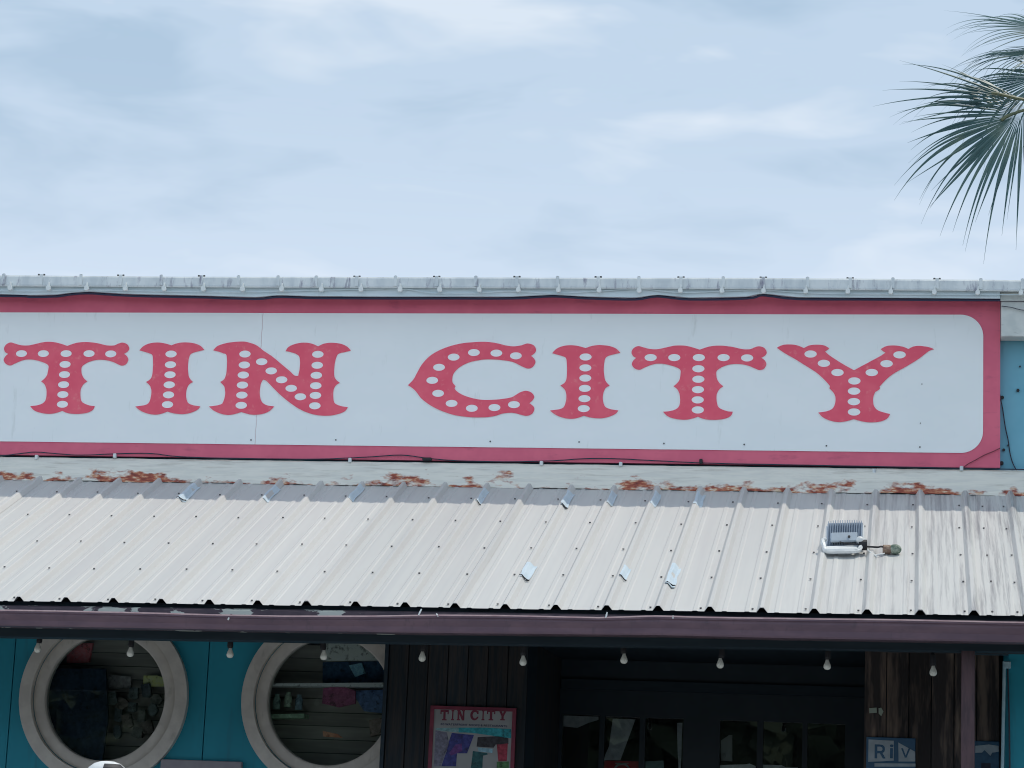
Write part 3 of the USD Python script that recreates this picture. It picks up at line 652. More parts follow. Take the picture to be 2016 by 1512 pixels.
# loose cables under the sign's lower border
q = spline([at(a, b, -0.016) for a, b in ((-60, 896), (0, 897), (40, 893), (70, 890), (110, 893), (160, 896), (240, 893), (300, 893), (340, 898), (400, 901), (504, 903), (620, 904), (720, 900), (790, 896), (840, 902), (900, 907), (1000, 909), (1090, 907), (1150, 903), (1210, 903), (1290, 907), (1400, 912), (1550, 915), (1700, 918), (1850, 921), (1966, 925))], set(), 4, False)
part(S, 'cable', tube(q, 0.004, 6), M_CABLE)
q = spline([at(a, b, -0.012) for a, b in ((1900, 920), (1905, 914), (1920, 906), (1938, 896), (1955, 889), (1966, 884))], set(), 4, False)
part(S, 'cable', tube(q, 0.003, 5), mat('cable_red', (0.16, 0.03, 0.05), rough=0.6))
for px, py in ((72, 900), (226, 897), (689, 906), (1066, 912), (1222, 914), (1380, 908), (1893, 922), (1721, 928)):
    p = at(px, py, -0.02); part(S, 'cable_clip', bx(p[0] - .012, p[0] + .012, -0.03, -0.006, p[2] - .018, p[2] + .016, .004), M_COPING if px != 1380 else M_DARK)
p = at(841, 904, -0.02); part(S, 'cable_splice', bx(p[0] - .035, p[0] + .035, -0.034, -0.008, p[2] - .012, p[2] + .012, .006), M_DARK, 'dark lump on the cable under the sign')

# ------------------------------------------------------------------ floodlight lying on the porch roof
p = on_roof(1662, 1090); s0 = (YT - p[1]) / math.cos(SL)
FLT = thing('floodlight', 'small finned white floodlight mounted on the right of the porch roof', 'floodlight', p)
M_FIN = mat('heat_sink_grey', (0.27, 0.33, 0.41), (0.34, 0.40, 0.48), ns=20, rough=0.45, metallic=0.2)
M_FBOX = mat('driver_cover_grey', (0.38, 0.44, 0.50), (0.42, 0.48, 0.54), ns=20, rough=0.45)
M_FWH = mat('lamp_white', (0.78, 0.79, 0.78), (0.70, 0.72, 0.72), ns=20, rough=0.4)
tilt = math.radians(58)      # the lamp faces the sign and shows its finned back
ax, ay = np.array([1.0, 0.0, 0.04]), np.array([0.0, math.cos(tilt), math.sin(tilt)])
ax /= np.linalg.norm(ax); az = np.cross(ax, ay)            # az points back to the camera and up
o_ = p + np.array([0, 0.02, 0.045])
def loc(m, o=None):
    v = np.asarray(m.vertices); return trimesh.Trimesh((o_ if o is None else o) + v[:, :1] * ax + v[:, 1:2] * ay + v[:, 2:3] * az, m.faces, process=False)
HS = part(FLT, 'heat_sink', loc(bx(-.112, .112, 0.0, .205, -.02, 0.0, .006)), M_FIN)
for k in range(15):
    x = -.105 + k * .015
    part(HS, 'fin', loc(bx(x - .0022, x + .0022, .015, .201, .0, .026 if 1 < k < 13 else .018)), M_FIN)
part(FLT, 'driver_cover', loc(bx(-.086, .082, .012, .088, .0265, .045, .006)), M_FBOX)
kn = trimesh.creation.cylinder(.008, .01, sections=10); kn.apply_translation((.03, .045, .048)); part(FLT, 'vent_plug', loc(kn), M_DARK)
part(FLT, 'front_frame', loc(bx(-.124, .120, -.018, .206, -.052, -.022, .008)), M_FWH)
part(FLT, 'front_glass', loc(bx(-.105, .092, .0, .186, -.0555, -.053)), M_DGLASS)
pb_ = p + NRM * 0.033
br = [pb_ + ax * a + NRM * c + np.array([0, -math.cos(SL), -math.sin(SL)]) * b for a, b, c in ((-.118, -.06, .05), (-.122, .03, .02), (-.105, .075, .006), (0, .085, .006), (.085, .072, .006), (.105, .02, .02), (.108, -.05, .05))]
part(FLT, 'bracket', tube(spline(br, set(), 4, False), .015, 6), M_FWH)
part(FLT, 'base_plate', trimesh.Trimesh(*(lambda m: (pb_ + np.asarray(m.vertices)[:, :1] * ax + np.asarray(m.vertices)[:, 1:2] * np.array([0, math.cos(SL), math.sin(SL)]) + np.asarray(m.vertices)[:, 2:] * NRM, m.faces))(bx(-.115, .085, -.085, -.005, -.004, .022, .006)), process=False), M_FWH)
kp = p + np.array([0.118, -0.02, 0.055])
m = trimesh.creation.cylinder(.034, .05, sections=12); m.apply_transform(trimesh.transformations.rotation_matrix(math.pi / 2, (0, 1, 0))); m.apply_translation(kp); part(FLT, 'knuckle', m, M_DARK)
m = trimesh.creation.icosphere(2, .024); m.apply_translation(kp + (-.02, -.01, .03)); part(FLT, 'knuckle_cap', m, M_FWH)
gp = on_roof(1752, 1091) + NRM * .03
part(FLT, 'arm', tube(spline([kp + (.02, 0, -.01), kp + (.09, 0, -.012), (kp + gp) / 2 + (.03, 0, .005), gp + (-.03, 0, .01)], set(), 4, False), .0065, 6), M_DARK)
part(FLT, 'cable', tube(spline([kp + (.03, -.02, -.03), kp + (.09, -.09, -.085), gp + (-.09, -.07, -.045), gp + (-.03, -.03, -.025)], set(), 5, False), .0042, 6), M_FWH)
part(FLT, 'cable', tube(spline([o_ + ax * -.02 + az * .05 + ay * .0, o_ + ax * .0 + az * .055 - ay * .012, kp + (-.03, -.03, .0), kp], set(), 5, False), .005, 6), M_DARK)
m = trimesh.creation.cylinder(.030, .045, sections=12); m.apply_transform(trimesh.transformations.rotation_matrix(math.pi / 2, (0, 1, 0.15))); m.apply_translation(gp + (-.02, 0, 0))
part(FLT, 'sensor_base', m, mat('sensor_brown', (0.20, 0.12, 0.085), (0.34, 0.25, 0.18), ns=40, rough=0.7))
m = trimesh.creation.icosphere(2, .037); m.apply_scale((1.1, .95, .9)); m.apply_translation(gp + (.032, 0, .002))
part(FLT, 'sensor_head', m, mat('sensor_green', (0.10, 0.15, 0.11), (0.38, 0.42, 0.34), ns=34, rough=0.6))

# ------------------------------------------------------------------ string lights under the porch
bulbs = [(78, 1273), (258, 1281), (452, 1283), (634, 1287), (834, 1290), (1030, 1298), (1226, 1294), (1422, 1303), (1630, 1306), (1836, 1318)]
YBL = -2.30
LP = [at(a, b, YBL) for a, b in bulbs]
ST = thing('string_lights', 'string of clear unlit bulbs hanging in a row beneath the brown gutter', 'string lights', LP[5])
cb = []
for i, q in enumerate(LP):
    top = q + (0, 0, 0.10)
    cb.append(top)
    if i < len(LP) - 1: cb.append((top + LP[i + 1] + (0, 0, .10)) / 2 + (0, 0, -0.012))
cb = [cb[0] + (-.7, 0, 0.01)] + cb + [cb[-1] + (.9, 0, .02)]
part(ST, 'cable', tube(spline(cb, set(), 4, False), .004, 6), M_DARK)
for i, q in enumerate(LP):
    tl = (i * 37 % 7 - 3) * 0.004
    part(ST, 'socket', tube([q + (0, 0, .10), q + (tl * .2, 0, .085), q + (tl * .4, 0, .035), q + (tl * .5, 0, .022)], [.008, .0165, .0185, .0155], 10), M_DARK)
    bp = [(0.0, -.040), (.010, -.0385), (.018, -.033), (.0222, -.024), (.0225, -.016), (.019, -.004), (.0125, .010), (.0095, .022), (0, .022)]
    part(ST, 'bulb', lathe(bp, q + (tl, 0, 0), 14), M_BULB, smooth=True)

# ------------------------------------------------------------------ posters and notices
def col(name, r, g, b, gain=1.0, rough=0.5):
    c = lin(r, g, b); c = tuple(min(.9, x * gain) for x in c); return mat(name, c, tuple(min(.9, x * 1.7 + .02) for x in c), ns=38, lo=.40, hi=.72, rough=rough, dirt=(tuple(x * .35 for x in c), (1, 1, 1), 21.0, .54, .66))
def rectpx(a, b, c, d, y):
    p, q = at(a, b, y), at(c, d, y); return sbox(min(p[0], q[0]), min(p[2], q[2]), max(p[0], q[0]), max(p[2], q[2]))
def polypx(pts, y):
    return Polygon([(lambda p: (p[0], p[2]))(at(a, b, y)) for a, b in pts]).buffer(0)
def slab_letter(ch, x, z, w, h):
    s = 0.26 * w; r = lambda a, b, c, d: sbox(x + a * w, z + b * h, x + c * w, z + d * h)
    if ch == 'T': return unary_union([r(0, .8, 1, 1), r(.36, 0, .64, 1), r(.22, 0, .78, .12), r(0, .6, .14, 1), r(.86, .6, 1, 1)])
    if ch == 'I': return unary_union([r(.32, 0, .68, 1), r(.1, 0, .9, .13), r(.1, .87, .9, 1)])
    if ch == 'N': return unary_union([r(.08, 0, .3, 1), r(.72, 0, .94, 1), Polygon([(x + .05 * w, z + h), (x + .38 * w, z + h), (x + .94 * w, z), (x + .66 * w, z)]), r(0, 0, .4, .12), r(0, .88, .3, 1), r(.6, .88, 1, 1)])
    if ch == 'C':
        o = affinity.scale(Point(x + w / 2, z + h / 2).buffer(1, 12), w / 2, h / 2); i = affinity.scale(Point(x + w * .56, z + h / 2).buffer(1, 12), w * .27, h * .31)
        return unary_union([o.difference(i).difference(r(.62, .36, 1.1, .64)), r(.78, .62, .96, .9)])
    if ch == 'Y': return unary_union([r(.36, 0, .64, .5), r(.22, 0, .78, .12), Polygon([(x - .02 * w, z + h), (x + .3 * w, z + h), (x + .64 * w, z + .4 * h), (x + .36 * w, z + .4 * h)]), Polygon([(x + .72 * w, z + h), (x + 1.02 * w, z + h), (x + .64 * w, z + .4 * h), (x + .38 * w, z + .42 * h)]), r(-.06, .9, .4, 1), r(.62, .9, 1.06, 1)])
YPO = YP - 0.008
pc = [at(849, 1390, YPO), at(1017.5, 1394, YPO)]
pz = (pc[0][2] + pc[1][2]) / 2
PO = thing('poster', 'white TIN CITY poster in a dark red frame on the dark plank wall', 'poster', ((pc[0][0] + pc[1][0]) / 2, YPO, pz - 0.95))
x0, x1 = pc[0][0], pc[1][0]
M_PFR = mat('poster_frame_red', (0.17, 0.02, 0.05), (0.22, 0.03, 0.06), ns=12, rough=0.45)
M_PAP = mat('poster_paper', (0.34, 0.35, 0.355), (0.30, 0.31, 0.315), ns=6, rough=0.35)
fr = sbox(x0, pz - 0.95, x1, pz); inner = sbox(x0 + 0.026, pz - 0.925, x1 - 0.026, pz - 0.024)
part(PO, 'frame', slab(fr.difference(inner), YPO - 0.022, 0.026), M_PFR)
part(PO, 'sheet', slab(inner, YPO - 0.012, 0.010), M_PAP)
yp = YPO - 0.0135
def px_in(px, py): q = at(px, py, yp); return q[0], q[2]
# heading: seven slab letters
zoomp = lambda zx, zy: (830 + zx * 210 / 2016, 1370 + zy * 142 / 1363)
for ch, xa, xb in (('T', 350, 515), ('I', 550, 625), ('N', 665, 820), ('C', 915, 1085), ('I', 1125, 1200), ('T', 1230, 1395), ('Y', 1450, 1615)):
    b_ = px_in(*zoomp(xa, 460)); t_ = px_in(*zoomp(xb, 268))
    part(PO, 'heading_letter', slab(slab_letter(ch, b_[0], b_[1], t_[0] - b_[0], t_[1] - b_[1]), yp, 0.0012), M_PFR)
a = px_in(*zoomp(350, 545)); b = px_in(*zoomp(1615, 565))
tm = meshkit.text_mesh('30 WATERFRONT SHOPS & RESTAURANTS', 0.012, 0.001, True)
k = (b[0] - a[0]) / tm.extents[0]; v = np.array(tm.vertices)
M_NAVY = col('print_navy', 38, 44, 84, .9)
part(PO, 'subtitle', trimesh.Trimesh(np.stack([a[0] + v[:, 0] * k, yp + 0.001 - v[:, 2], a[1] - .002 + v[:, 1] * 1.1], 1), tm.faces, process=False), M_NAVY)
def pr(name, color, pts, gain=2.2, lift=0):
    part(PO, 'printed_shape', slab(polypx([zoomp(*p) for p in pts], yp).intersection(inner), yp + 0.0003 - lift * 0.0004, 0.0011), col(name, *color, gain * .62))
pr('print_teal_pale', (110, 150, 155), [(262, 610), (700, 600), (700, 690), (400, 665), (262, 640)], 1.6)
pr('print_teal', (20, 120, 130), [(700, 600), (1200, 600), (1690, 625), (1690, 800), (1500, 780), (1250, 740), (950, 700), (700, 690)])
pr('print_lilac', (120, 120, 140), [(262, 650), (480, 690), (520, 900), (360, 1330), (230, 1330)], 1.2)
pr('print_blue', (40, 45, 110), [(570, 700), (990, 740), (880, 1030), (860, 1085), (670, 1085), (650, 1330), (370, 1330), (470, 1050), (520, 850)], 1.8)
pr('print_purple', (85, 45, 110), [(640, 920), (760, 900), (770, 1040), (560, 1130), (520, 1080)], 1.8, 1)
pr('print_black', (40, 40, 48), [(1060, 780), (1450, 760), (1640, 800), (1640, 910), (1400, 920), (1360, 980), (1040, 960)], 1.6)
pr('print_sky', (130, 170, 185), [(1060, 975), (1340, 1000), (1340, 1080), (1080, 1050)], 1.6, 1)
pr('print_green_dark', (15, 75, 80), [(970, 1040), (1240, 1080), (1250, 1110), (1160, 1130), (1150, 1363), (930, 1363)], 1.8)
pr('print_red', (140, 40, 60), [(1420, 920), (1630, 900), (1610, 1230), (1450, 1240)], 1.8, 1)
pr('print_green', (70, 115, 70), [(1420, 1245), (1650, 1240), (1650, 1363), (1420, 1363)], 1.6)

# blue sign with Ri V lettering, right plank wall
yr = YP - 0.010
RS = thing('blue_sign', 'blue sign with white blocks reading Ri V on the right plank wall', 'sign', at(1754, 1512, yr) - (0, 0, .35))
z6 = lambda x, y: (1680 + x / 6, 1380 + y / 6)
M_BLU = mat('sign_blue', (0.03, 0.105, 0.20), (0.04, 0.13, 0.24), ns=8, rough=0.45)
M_PALE = mat('sign_pale', (0.36, 0.42, 0.46), (0.44, 0.50, 0.54), ns=18, rough=0.5)
a, b = at(*z6(155, 425), yr), at(*z6(735, 440), yr)
part(RS, 'board', bx(a[0], b[0], yr - 0.012, yr + 0.006, a[2] - 0.55, (a[2] + b[2]) / 2, .003), M_BLU)
yy = yr - 0.0145
def rs(name, m, *pts): part(RS, name, slab(polypx([z6(*q_) for q_ in pts], yy), yy, 0.003), m)
rs('white_block', M_PALE, (180, 455), (478, 470), (478, 705), (175, 720))
rs('white_block', M_PALE, (530, 490), (730, 600), (730, 715), (535, 715))
rs('white_block', M_PALE, (250, 735), (735, 740), (735, 775), (250, 775))
yy -= 0.0025
def txt(parent, name, s, x, z, h, y, m, sx=1.0, bold=True):
    tm = meshkit.text_mesh(s, h, 0.0015, bold); v = np.array(tm.vertices)
    part(parent, name, trimesh.Trimesh(np.stack([x + v[:, 0] * sx, y - v[:, 2], z + v[:, 1]], 1), tm.faces, process=False), m)
q_ = at(*z6(232, 672), yy); t_ = at(*z6(232, 515), yy)
txt(RS, 'lettering', 'R', q_[0], q_[2], t_[2] - q_[2], yy + .0022, M_BLU, 1.05)
q_ = at(*z6(415, 672), yy); txt(RS, 'lettering', 'i', q_[0], q_[2], t_[2] - q_[2], yy + .0022, M_BLU, 1.2)
q_ = at(*z6(560, 665), yy); txt(RS, 'lettering', 'V', q_[0], q_[2], (t_[2] - q_[2]) * .75, yy + .0022, M_BLU, 1.1)
# dark blue poster behind the post
P3 = thing('notice_board', 'dark blue poster with a pale jagged band beside the post', 'poster', at(1942, 1512, yr) - (0, 0, .35))
a, b = at(*z6(1425, 470), yr), at(*z6(1722, 480), yr)
part(P3, 'board', bx(a[0], b[0], yr - 0.010, yr + 0.006, a[2] - 0.55, a[2], .003), mat('poster_blue', (0.025, 0.09, 0.17), (0.035, 0.12, 0.21), ns=20, rough=0.45))
yy = yr - 0.0125
part(P3, 'pale_band', slab(polypx([z6(*q_) for q_ in ((1440, 530), (1600, 515), (1715, 530), (1718, 600), (1640, 610), (1620, 650), (1580, 610), (1550, 580), (1520, 610), (1440, 612))], yy), yy, .003), M_PALE)
part(P3, 'dark_block', slab(polypx([z6(*q_) for q_ in ((1510, 735), (1620, 735), (1620, 800), (1510, 800))], yy), yy, .003), M_CABLE)
# two small papers
for pts, lb in ((((185, 85), (275, 80), (278, 140), (188, 145)), 'small pale paper square pinned to the plank wall above the blue sign'), (((298, 85), (330, 80), (355, 125), (330, 180), (300, 150)), 'small torn pale paper scrap pinned right of the paper square')):
    y_ = YP - 0.004
    single('paper_note', slab(polypx([z6(*q_) for q_ in pts], y_), y_ - .002, .003), mat('note_paper', (0.42, 0.48, 0.40), rough=0.7), lb, 'paper note')

# papers in the doors, and pale reflections in the panes built as sheets
yn = YD + 0.045
z34 = lambda x, y: (1080 + x * 600 / 2016, 1380 + y * 132 / 444)
M_REFL = mat('door_reflection_grey', (0.62, 0.63, 0.66), (0.46, 0.48, 0.52), ns=14, rough=0.8)
def paper(name, pts, m, label, cat, y=yn):
    return single(name, slab(polypx([z34(*q_) for q_ in pts], y), y, .002), m, label, cat)
paper('paper_sheet', [(98, 96), (330, 104), (330, 125), (265, 145), (190, 178), (98, 168)], M_REFL, 'pale grey reflection across the top of the leftmost door pane built as a sheet', 'paper sheet')
paper('paper_sheet', [(425, 118), (575, 122), (475, 392), (360, 392), (400, 300)], M_REFL, 'grey tapering reflection in the second door pane above the red notice built as a sheet', 'paper sheet')
paper('paper_sheet', [(850, 145), (885, 145), (875, 460), (860, 460), (850, 240)], M_REFL, 'narrow pale strip at the right edge of the third door pane', 'paper sheet')
paper('paper_sheet', [(1140, 262), (1195, 225), (1215, 225), (1215, 400), (1140, 395)], mat('door_pane_dim', (0.34, 0.35, 0.35), rough=0.8), 'dim grey shape in the fourth door pane', 'paper sheet')  # flat dim grey shape behind the glass
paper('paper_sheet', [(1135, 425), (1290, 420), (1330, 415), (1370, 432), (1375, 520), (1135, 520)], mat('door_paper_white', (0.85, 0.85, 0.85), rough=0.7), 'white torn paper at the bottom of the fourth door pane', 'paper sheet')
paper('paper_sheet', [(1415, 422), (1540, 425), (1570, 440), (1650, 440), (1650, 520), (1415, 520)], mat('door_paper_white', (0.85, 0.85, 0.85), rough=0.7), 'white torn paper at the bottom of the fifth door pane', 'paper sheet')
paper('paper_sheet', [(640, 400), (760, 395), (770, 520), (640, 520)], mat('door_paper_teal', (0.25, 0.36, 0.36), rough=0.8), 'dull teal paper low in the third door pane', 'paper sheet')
RN = thing('red_notice', 'red notice with a white arched emblem in the second door pane', 'notice', at(1222, 1540, yn))
part(RN, 'card', slab(polypx([z34(*q_) for q_ in ((362, 395), (595, 400), (590, 640), (362, 640))], yn - .004), yn - .004, .002), mat('notice_red', (0.50, 0.02, 0.035), rough=0.5))
arc = [(425 + 60 + 55 * math.cos(t) * 1.05, 470 - 60 * math.sin(t)) for t in np.linspace(0.1, math.pi - .1, 12)]; arc2 = [(485 + 45 * math.cos(t) * 1.05, 470 - 46 * math.sin(t)) for t in np.linspace(math.pi - .1, .1, 12)]
part(RN, 'emblem', slab(polypx([z34(*q_) for q_ in arc + arc2], yn - .006), yn - .0055, .001), M_PAP)
part(RN, 'emblem', slab(polypx([z34(*q_) for q_ in ((440, 410), (530, 410), (530, 415), (440, 415))], yn - .006), yn - .0055, .001), M_PAP)

# ------------------------------------------------------------------ goods behind the portholes
z4 = lambda x, y: (x / 4, 1160 + y / 4)
z4b = lambda x, y: (404 + x / 4, 1160 + y / 4)
def goods(name, pts, f, y, m, label, cat, t=.03):
    y = 0.17 + (y - .6) * 1.1; t = min(t, .16)
    return single(name, slab(polypx([f(*q_) for q_ in pts], y), y, t), m, label, cat)
G = lambda n, r, g, b, k=4.0: col(n, r, g, b, k * 2.2, 0.8)
goods('red_card', [(525, 425), (730, 425), (700, 575), (525, 580)], z4, .80, G('goods_red', 105, 48, 52, 3), 'dull red printed card inside the left porthole window', 'card')
goods('banner', [(300, 625), (830, 625), (850, 1000), (800, 1400), (300, 1400)], z4, .62, G('goods_navy', 10, 28, 46, .8), 'large dark navy cloth hanging inside the left porthole', 'cloth')
goods('price_card', [(1130, 680), (1235, 680), (1300, 700), (1310, 765), (1125, 765)], z4, .78, G('goods_lime', 110, 125, 65, 3), 'yellow green price card inside the left porthole window', 'card')
goods('picture', [(850, 670), (1030, 690), (1030, 770), (860, 790)], z4, .80, G('goods_taupe', 75, 72, 72, 2.2), 'small taupe picture inside the left porthole beside the lime card', 'picture')
rr = random.Random(3)
masks = [(1050, 820), (950, 900), (1150, 800), (1110, 1000), (1200, 950), (1000, 1040), (930, 990), (1230, 870), (1040, 930), (1160, 1090), (920, 1120), (1080, 1130), (880, 860)]
where = ['top centre', 'left of the top pair', 'top right', 'middle right', 'far right', 'lower middle', 'lower left', 'right edge', 'centre', 'lowest right', 'lowest left', 'lowest middle', 'next to the navy cloth']
for i, ((a, b), wh) in enumerate(zip(masks, where)):
    r1, r2 = rr.uniform(28, 60), rr.uniform(36, 58)
    pts = [(a + r1 * math.cos(t) * rr.uniform(.85, 1.1), b + r2 * math.sin(t) * rr.uniform(.85, 1.1)) for t in np.linspace(0, 2 * math.pi, 15)[:-1]]
    if i % 3 != 1:
        th_ = rr.uniform(-.25, .25); c_, s_ = math.cos(th_), math.sin(th_)
        pts = [(a + u * c_ - w_ * s_, b + u * s_ + w_ * c_) for u, w_ in ((-r1, -r2), (r1 * .9, -r2), (r1, r2 * .7), (r1 * .2, r2), (-r1, r2 * .8))]
    _g = goods('trinket', pts, z4, .70 + .02 * (i % 4), G(f'goods_mix_{"abcd"[i % 4]}', *[(60, 66, 66), (66, 60, 56), (48, 54, 58), (70, 70, 66)][i % 4], 1.2), f'greyish trinket {wh} of the cluster inside the left porthole', 'trinket', .04); tag(stage.GetPrimAtPath(_g), group='trinkets behind the left porthole')
goods('cream_board', [(950, 400), (1400, 400), (1400, 560), (945, 565)], z4b, .72, G('goods_cream', 120, 112, 100, 3), 'cream board across the top of the right porthole', 'board')
goods('shelf', [(470, 742), (1470, 735), (1470, 770), (470, 762)], z4b, .60, G('goods_grey', 110, 118, 128, 2.6), 'pale shelf edge across the right porthole window', 'shelf', .28)
goods('shelf', [(480, 985), (775, 980), (775, 1012), (480, 1018)], z4b, .62, G('goods_olive', 70, 84, 70, 2.4), 'short lower shelf at the left of the right porthole', 'shelf', .26)
goods('dark_panel', [(925, 575), (1480, 565), (1480, 735), (925, 735)], z4b, .74, G('goods_ink', 18, 36, 54, 1.6), 'dark panel under the cream board in the right porthole', 'panel')
goods('folded_cloth', [(930, 780), (1060, 760), (1180, 800), (1180, 900), (1050, 930), (920, 900)], z4b, .66, G('goods_wine', 70, 36, 52, 2.6), 'wine red cloth under the pale shelf in the right porthole', 'cloth')
goods('blue_shirt', [(1150, 800), (1430, 790), (1430, 980), (1250, 960)], z4b, .70, G('goods_blue', 44, 58, 82, 2), 'slate blue shirt at the right of the wine cloth', 'shirt')
goods('pale_shirt', [(1130, 600), (1230, 580), (1260, 660), (1180, 690)], z4b, .71, G('goods_steel', 66, 92, 108, 2), 'steel blue scarf draped on the dark panel', 'scarf', .02)
goods('orange_tag', [(925, 1115), (1040, 1140), (1080, 1170), (930, 1160)], z4b, .60, G('goods_orange', 100, 62, 48, 2.6), 'orange brown tag low in the right porthole', 'tag')
goods('brown_bag', [(1290, 1030), (1400, 1010), (1420, 1130), (1300, 1160)], z4b, .64, G('goods_brown', 66, 56, 52, 2.2), 'brown bag near the right edge of the right porthole', 'bag', .08)
for i, (a, b, w_, h_, lb) in enumerate(((560, 820, 60, 130, 'left jar on the lower shelf in the right porthole'), (650, 790, 55, 160, 'middle jar on the lower shelf in the right porthole'), (735, 830, 50, 120, 'right jar on the lower shelf in the right porthole'))):
    p_ = at(*z4b(a, b + h_ * .5 + 60), .27); rr_ = .028
    single('jar', lathe([(0, 0), (rr_, 0), (rr_, .075), (rr_ * .6, .095), (rr_ * .6, .11), (0, .11)], p_ + (0, 0, 0.0), 12), G(f'goods_jar_{"abc"[i]}', *[(60, 74, 70), (72, 80, 70), (54, 66, 72)][i], 2.4), lb, 'jar', smooth=40)

# ------------------------------------------------------------------ pale board below the windows, white lamp head
a, b = at(318, 1497, .03), at(477, 1497.5, .03)
single('wall_board', bx(a[0], b[0], 0.012, WY - 0.003, a[2] - 0.6, (a[2] + b[2]) / 2, .004), mat('board_mauve', (0.34, 0.32, 0.36), (0.40, 0.38, 0.41), ns=7, rough=0.7), 'pale mauve board on the turquoise wall between the two portholes', 'board')
YLM = -4.6
p = at(212, 1498, YLM)
LM = thing('lamp', 'white rounded lamp head with a dark slot in front of the left porthole', 'lamp', (p[0], YLM, 0.10))
R_ = at(252, 1512, YLM)[0] - p[0]
prof = [(0, 0), (.30 * R_, -.02 * R_), (.6 * R_, -.12 * R_), (.85 * R_, -.32 * R_), (1.0 * R_, -.62 * R_), (1.03 * R_, -1.0 * R_), (.98 * R_, -1.3 * R_), (.5 * R_, -1.36 * R_), (0, -1.36 * R_)]
part(LM, 'lamp_head', lathe(prof[::-1], p, 28), M_FWH, smooth=40)
V = []
sl = [(math.cos(t) * .985, math.sin(t) * .985) for t in np.linspace(-.9, -.18, 10)]
slot = []
for z0, z1 in ((-.14, -.30), (-.30, -.56)):
    for tt in np.linspace(-1.45, -.12, 12):
        ra = np.interp(z0, [-1.0, -.62, -.32, -.12, -.02, 0], [1.03, 1.0, .85, .6, .30, 0]) * R_ * 1.03 + .001; rb = np.interp(z1, [-1.0, -.62, -.32, -.12, -.02, 0], [1.03, 1.0, .85, .6, .30, 0]) * R_ * 1.03 + .001
        slot += [(p[0] + ra * math.cos(tt), p[1] + ra * math.sin(tt), p[2] + z0 * R_), (p[0] + rb * math.cos(tt), p[1] + rb * math.sin(tt), p[2] + z1 * R_)]
Fs = []
for i in list(range(11)) + list(range(12, 23)): Fs += [(2 * i, 2 * i + 1, 2 * i + 3), (2 * i, 2 * i + 3, 2 * i + 2)]
sm = trimesh.Trimesh(slot, Fs, process=False)
sv = np.array(sm.vertices); cen = np.array([p[0], p[1], p[2] - .5 * R_]); inn = cen + (sv - cen) * .97
part(LM, 'slot', trimesh.Trimesh(np.vstack([sv, inn]), np.vstack([sm.faces, sm.faces[:, ::-1] + len(sv)]), process=False), M_DARK)
part(LM, 'post', tube([(p[0], YLM, 0.10), (p[0], YLM, 1.0), (p[0], YLM, p[2] - 1.34 * R_)], .032, 12), M_FRAMED)

# ------------------------------------------------------------------ palm in front of the porch, right of the frame
M_LEAF = usdkit.material(stage, '/World/Looks/palm_leaf', {
    'g': ('geometry', {}), 'n': ('noise_texture', {'scale': 7.0, 'detail': 3.0}), 'oi': ('object_info', {}), 'at': ('attribute', {'attribute': 'tipness'}),
    'r': ('rgb_ramp', {'ramp': [(0.3, (0.045, 0.105, 0.112)), (0.5, (0.078, 0.155, 0.150)), (0.7, (0.13, 0.20, 0.165))]}),
    'tp': ('mix_color', {'b': (0.16, 0.12, 0.075)}), 'tr': ('map_range', {'from_min': 0.72, 'from_max': 1.0, 'to_max': 0.55, 'clamp': True}),
    'p': ('principled_bsdf', {'roughness': 0.45}), 't': ('translucent_bsdf', {}), 'm': ('mix_closure', {'fac': 0.22})},
    [('g.position', 'n.vector'), ('n.fac', 'r.fac'), ('at.fac', 'tr.value'), ('tr.result', 'tp.fac'), ('r.color', 'tp.a'), ('tp.result', 'p.base_color'), ('tp.result', 't.color'), ('p.BSDF', 'm.closure1'), ('t.BSDF', 'm.closure2')], surface='m.closure')
M_PET = mat('palm_stalk', (0.10, 0.13, 0.07), (0.16, 0.17, 0.09), ns=8, rough=0.5)
M_BARK = mat('palm_bark', (0.15, 0.125, 0.10), (0.24, 0.20, 0.165), ns=9, scale=(1, 1, 3), rough=0.9, bump=0.8, bs=30)
YPM = -3.3
crown = at(2135, 210, YPM)
PT = thing('palm_tree', 'fan palm with drooping grey green fronds at the right edge', 'palm tree', (crown[0] + .02, YPM, 0.0))
th = np.linspace(0, 1, 26)
part(PT, 'trunk', tube([(crown[0] + .05 * math.sin(3 * t), YPM, (crown[2] - .25) * t) for t in th], [.19 - .05 * t + .006 * math.sin(t * 160) for t in th], 16), M_BARK, smooth=60)
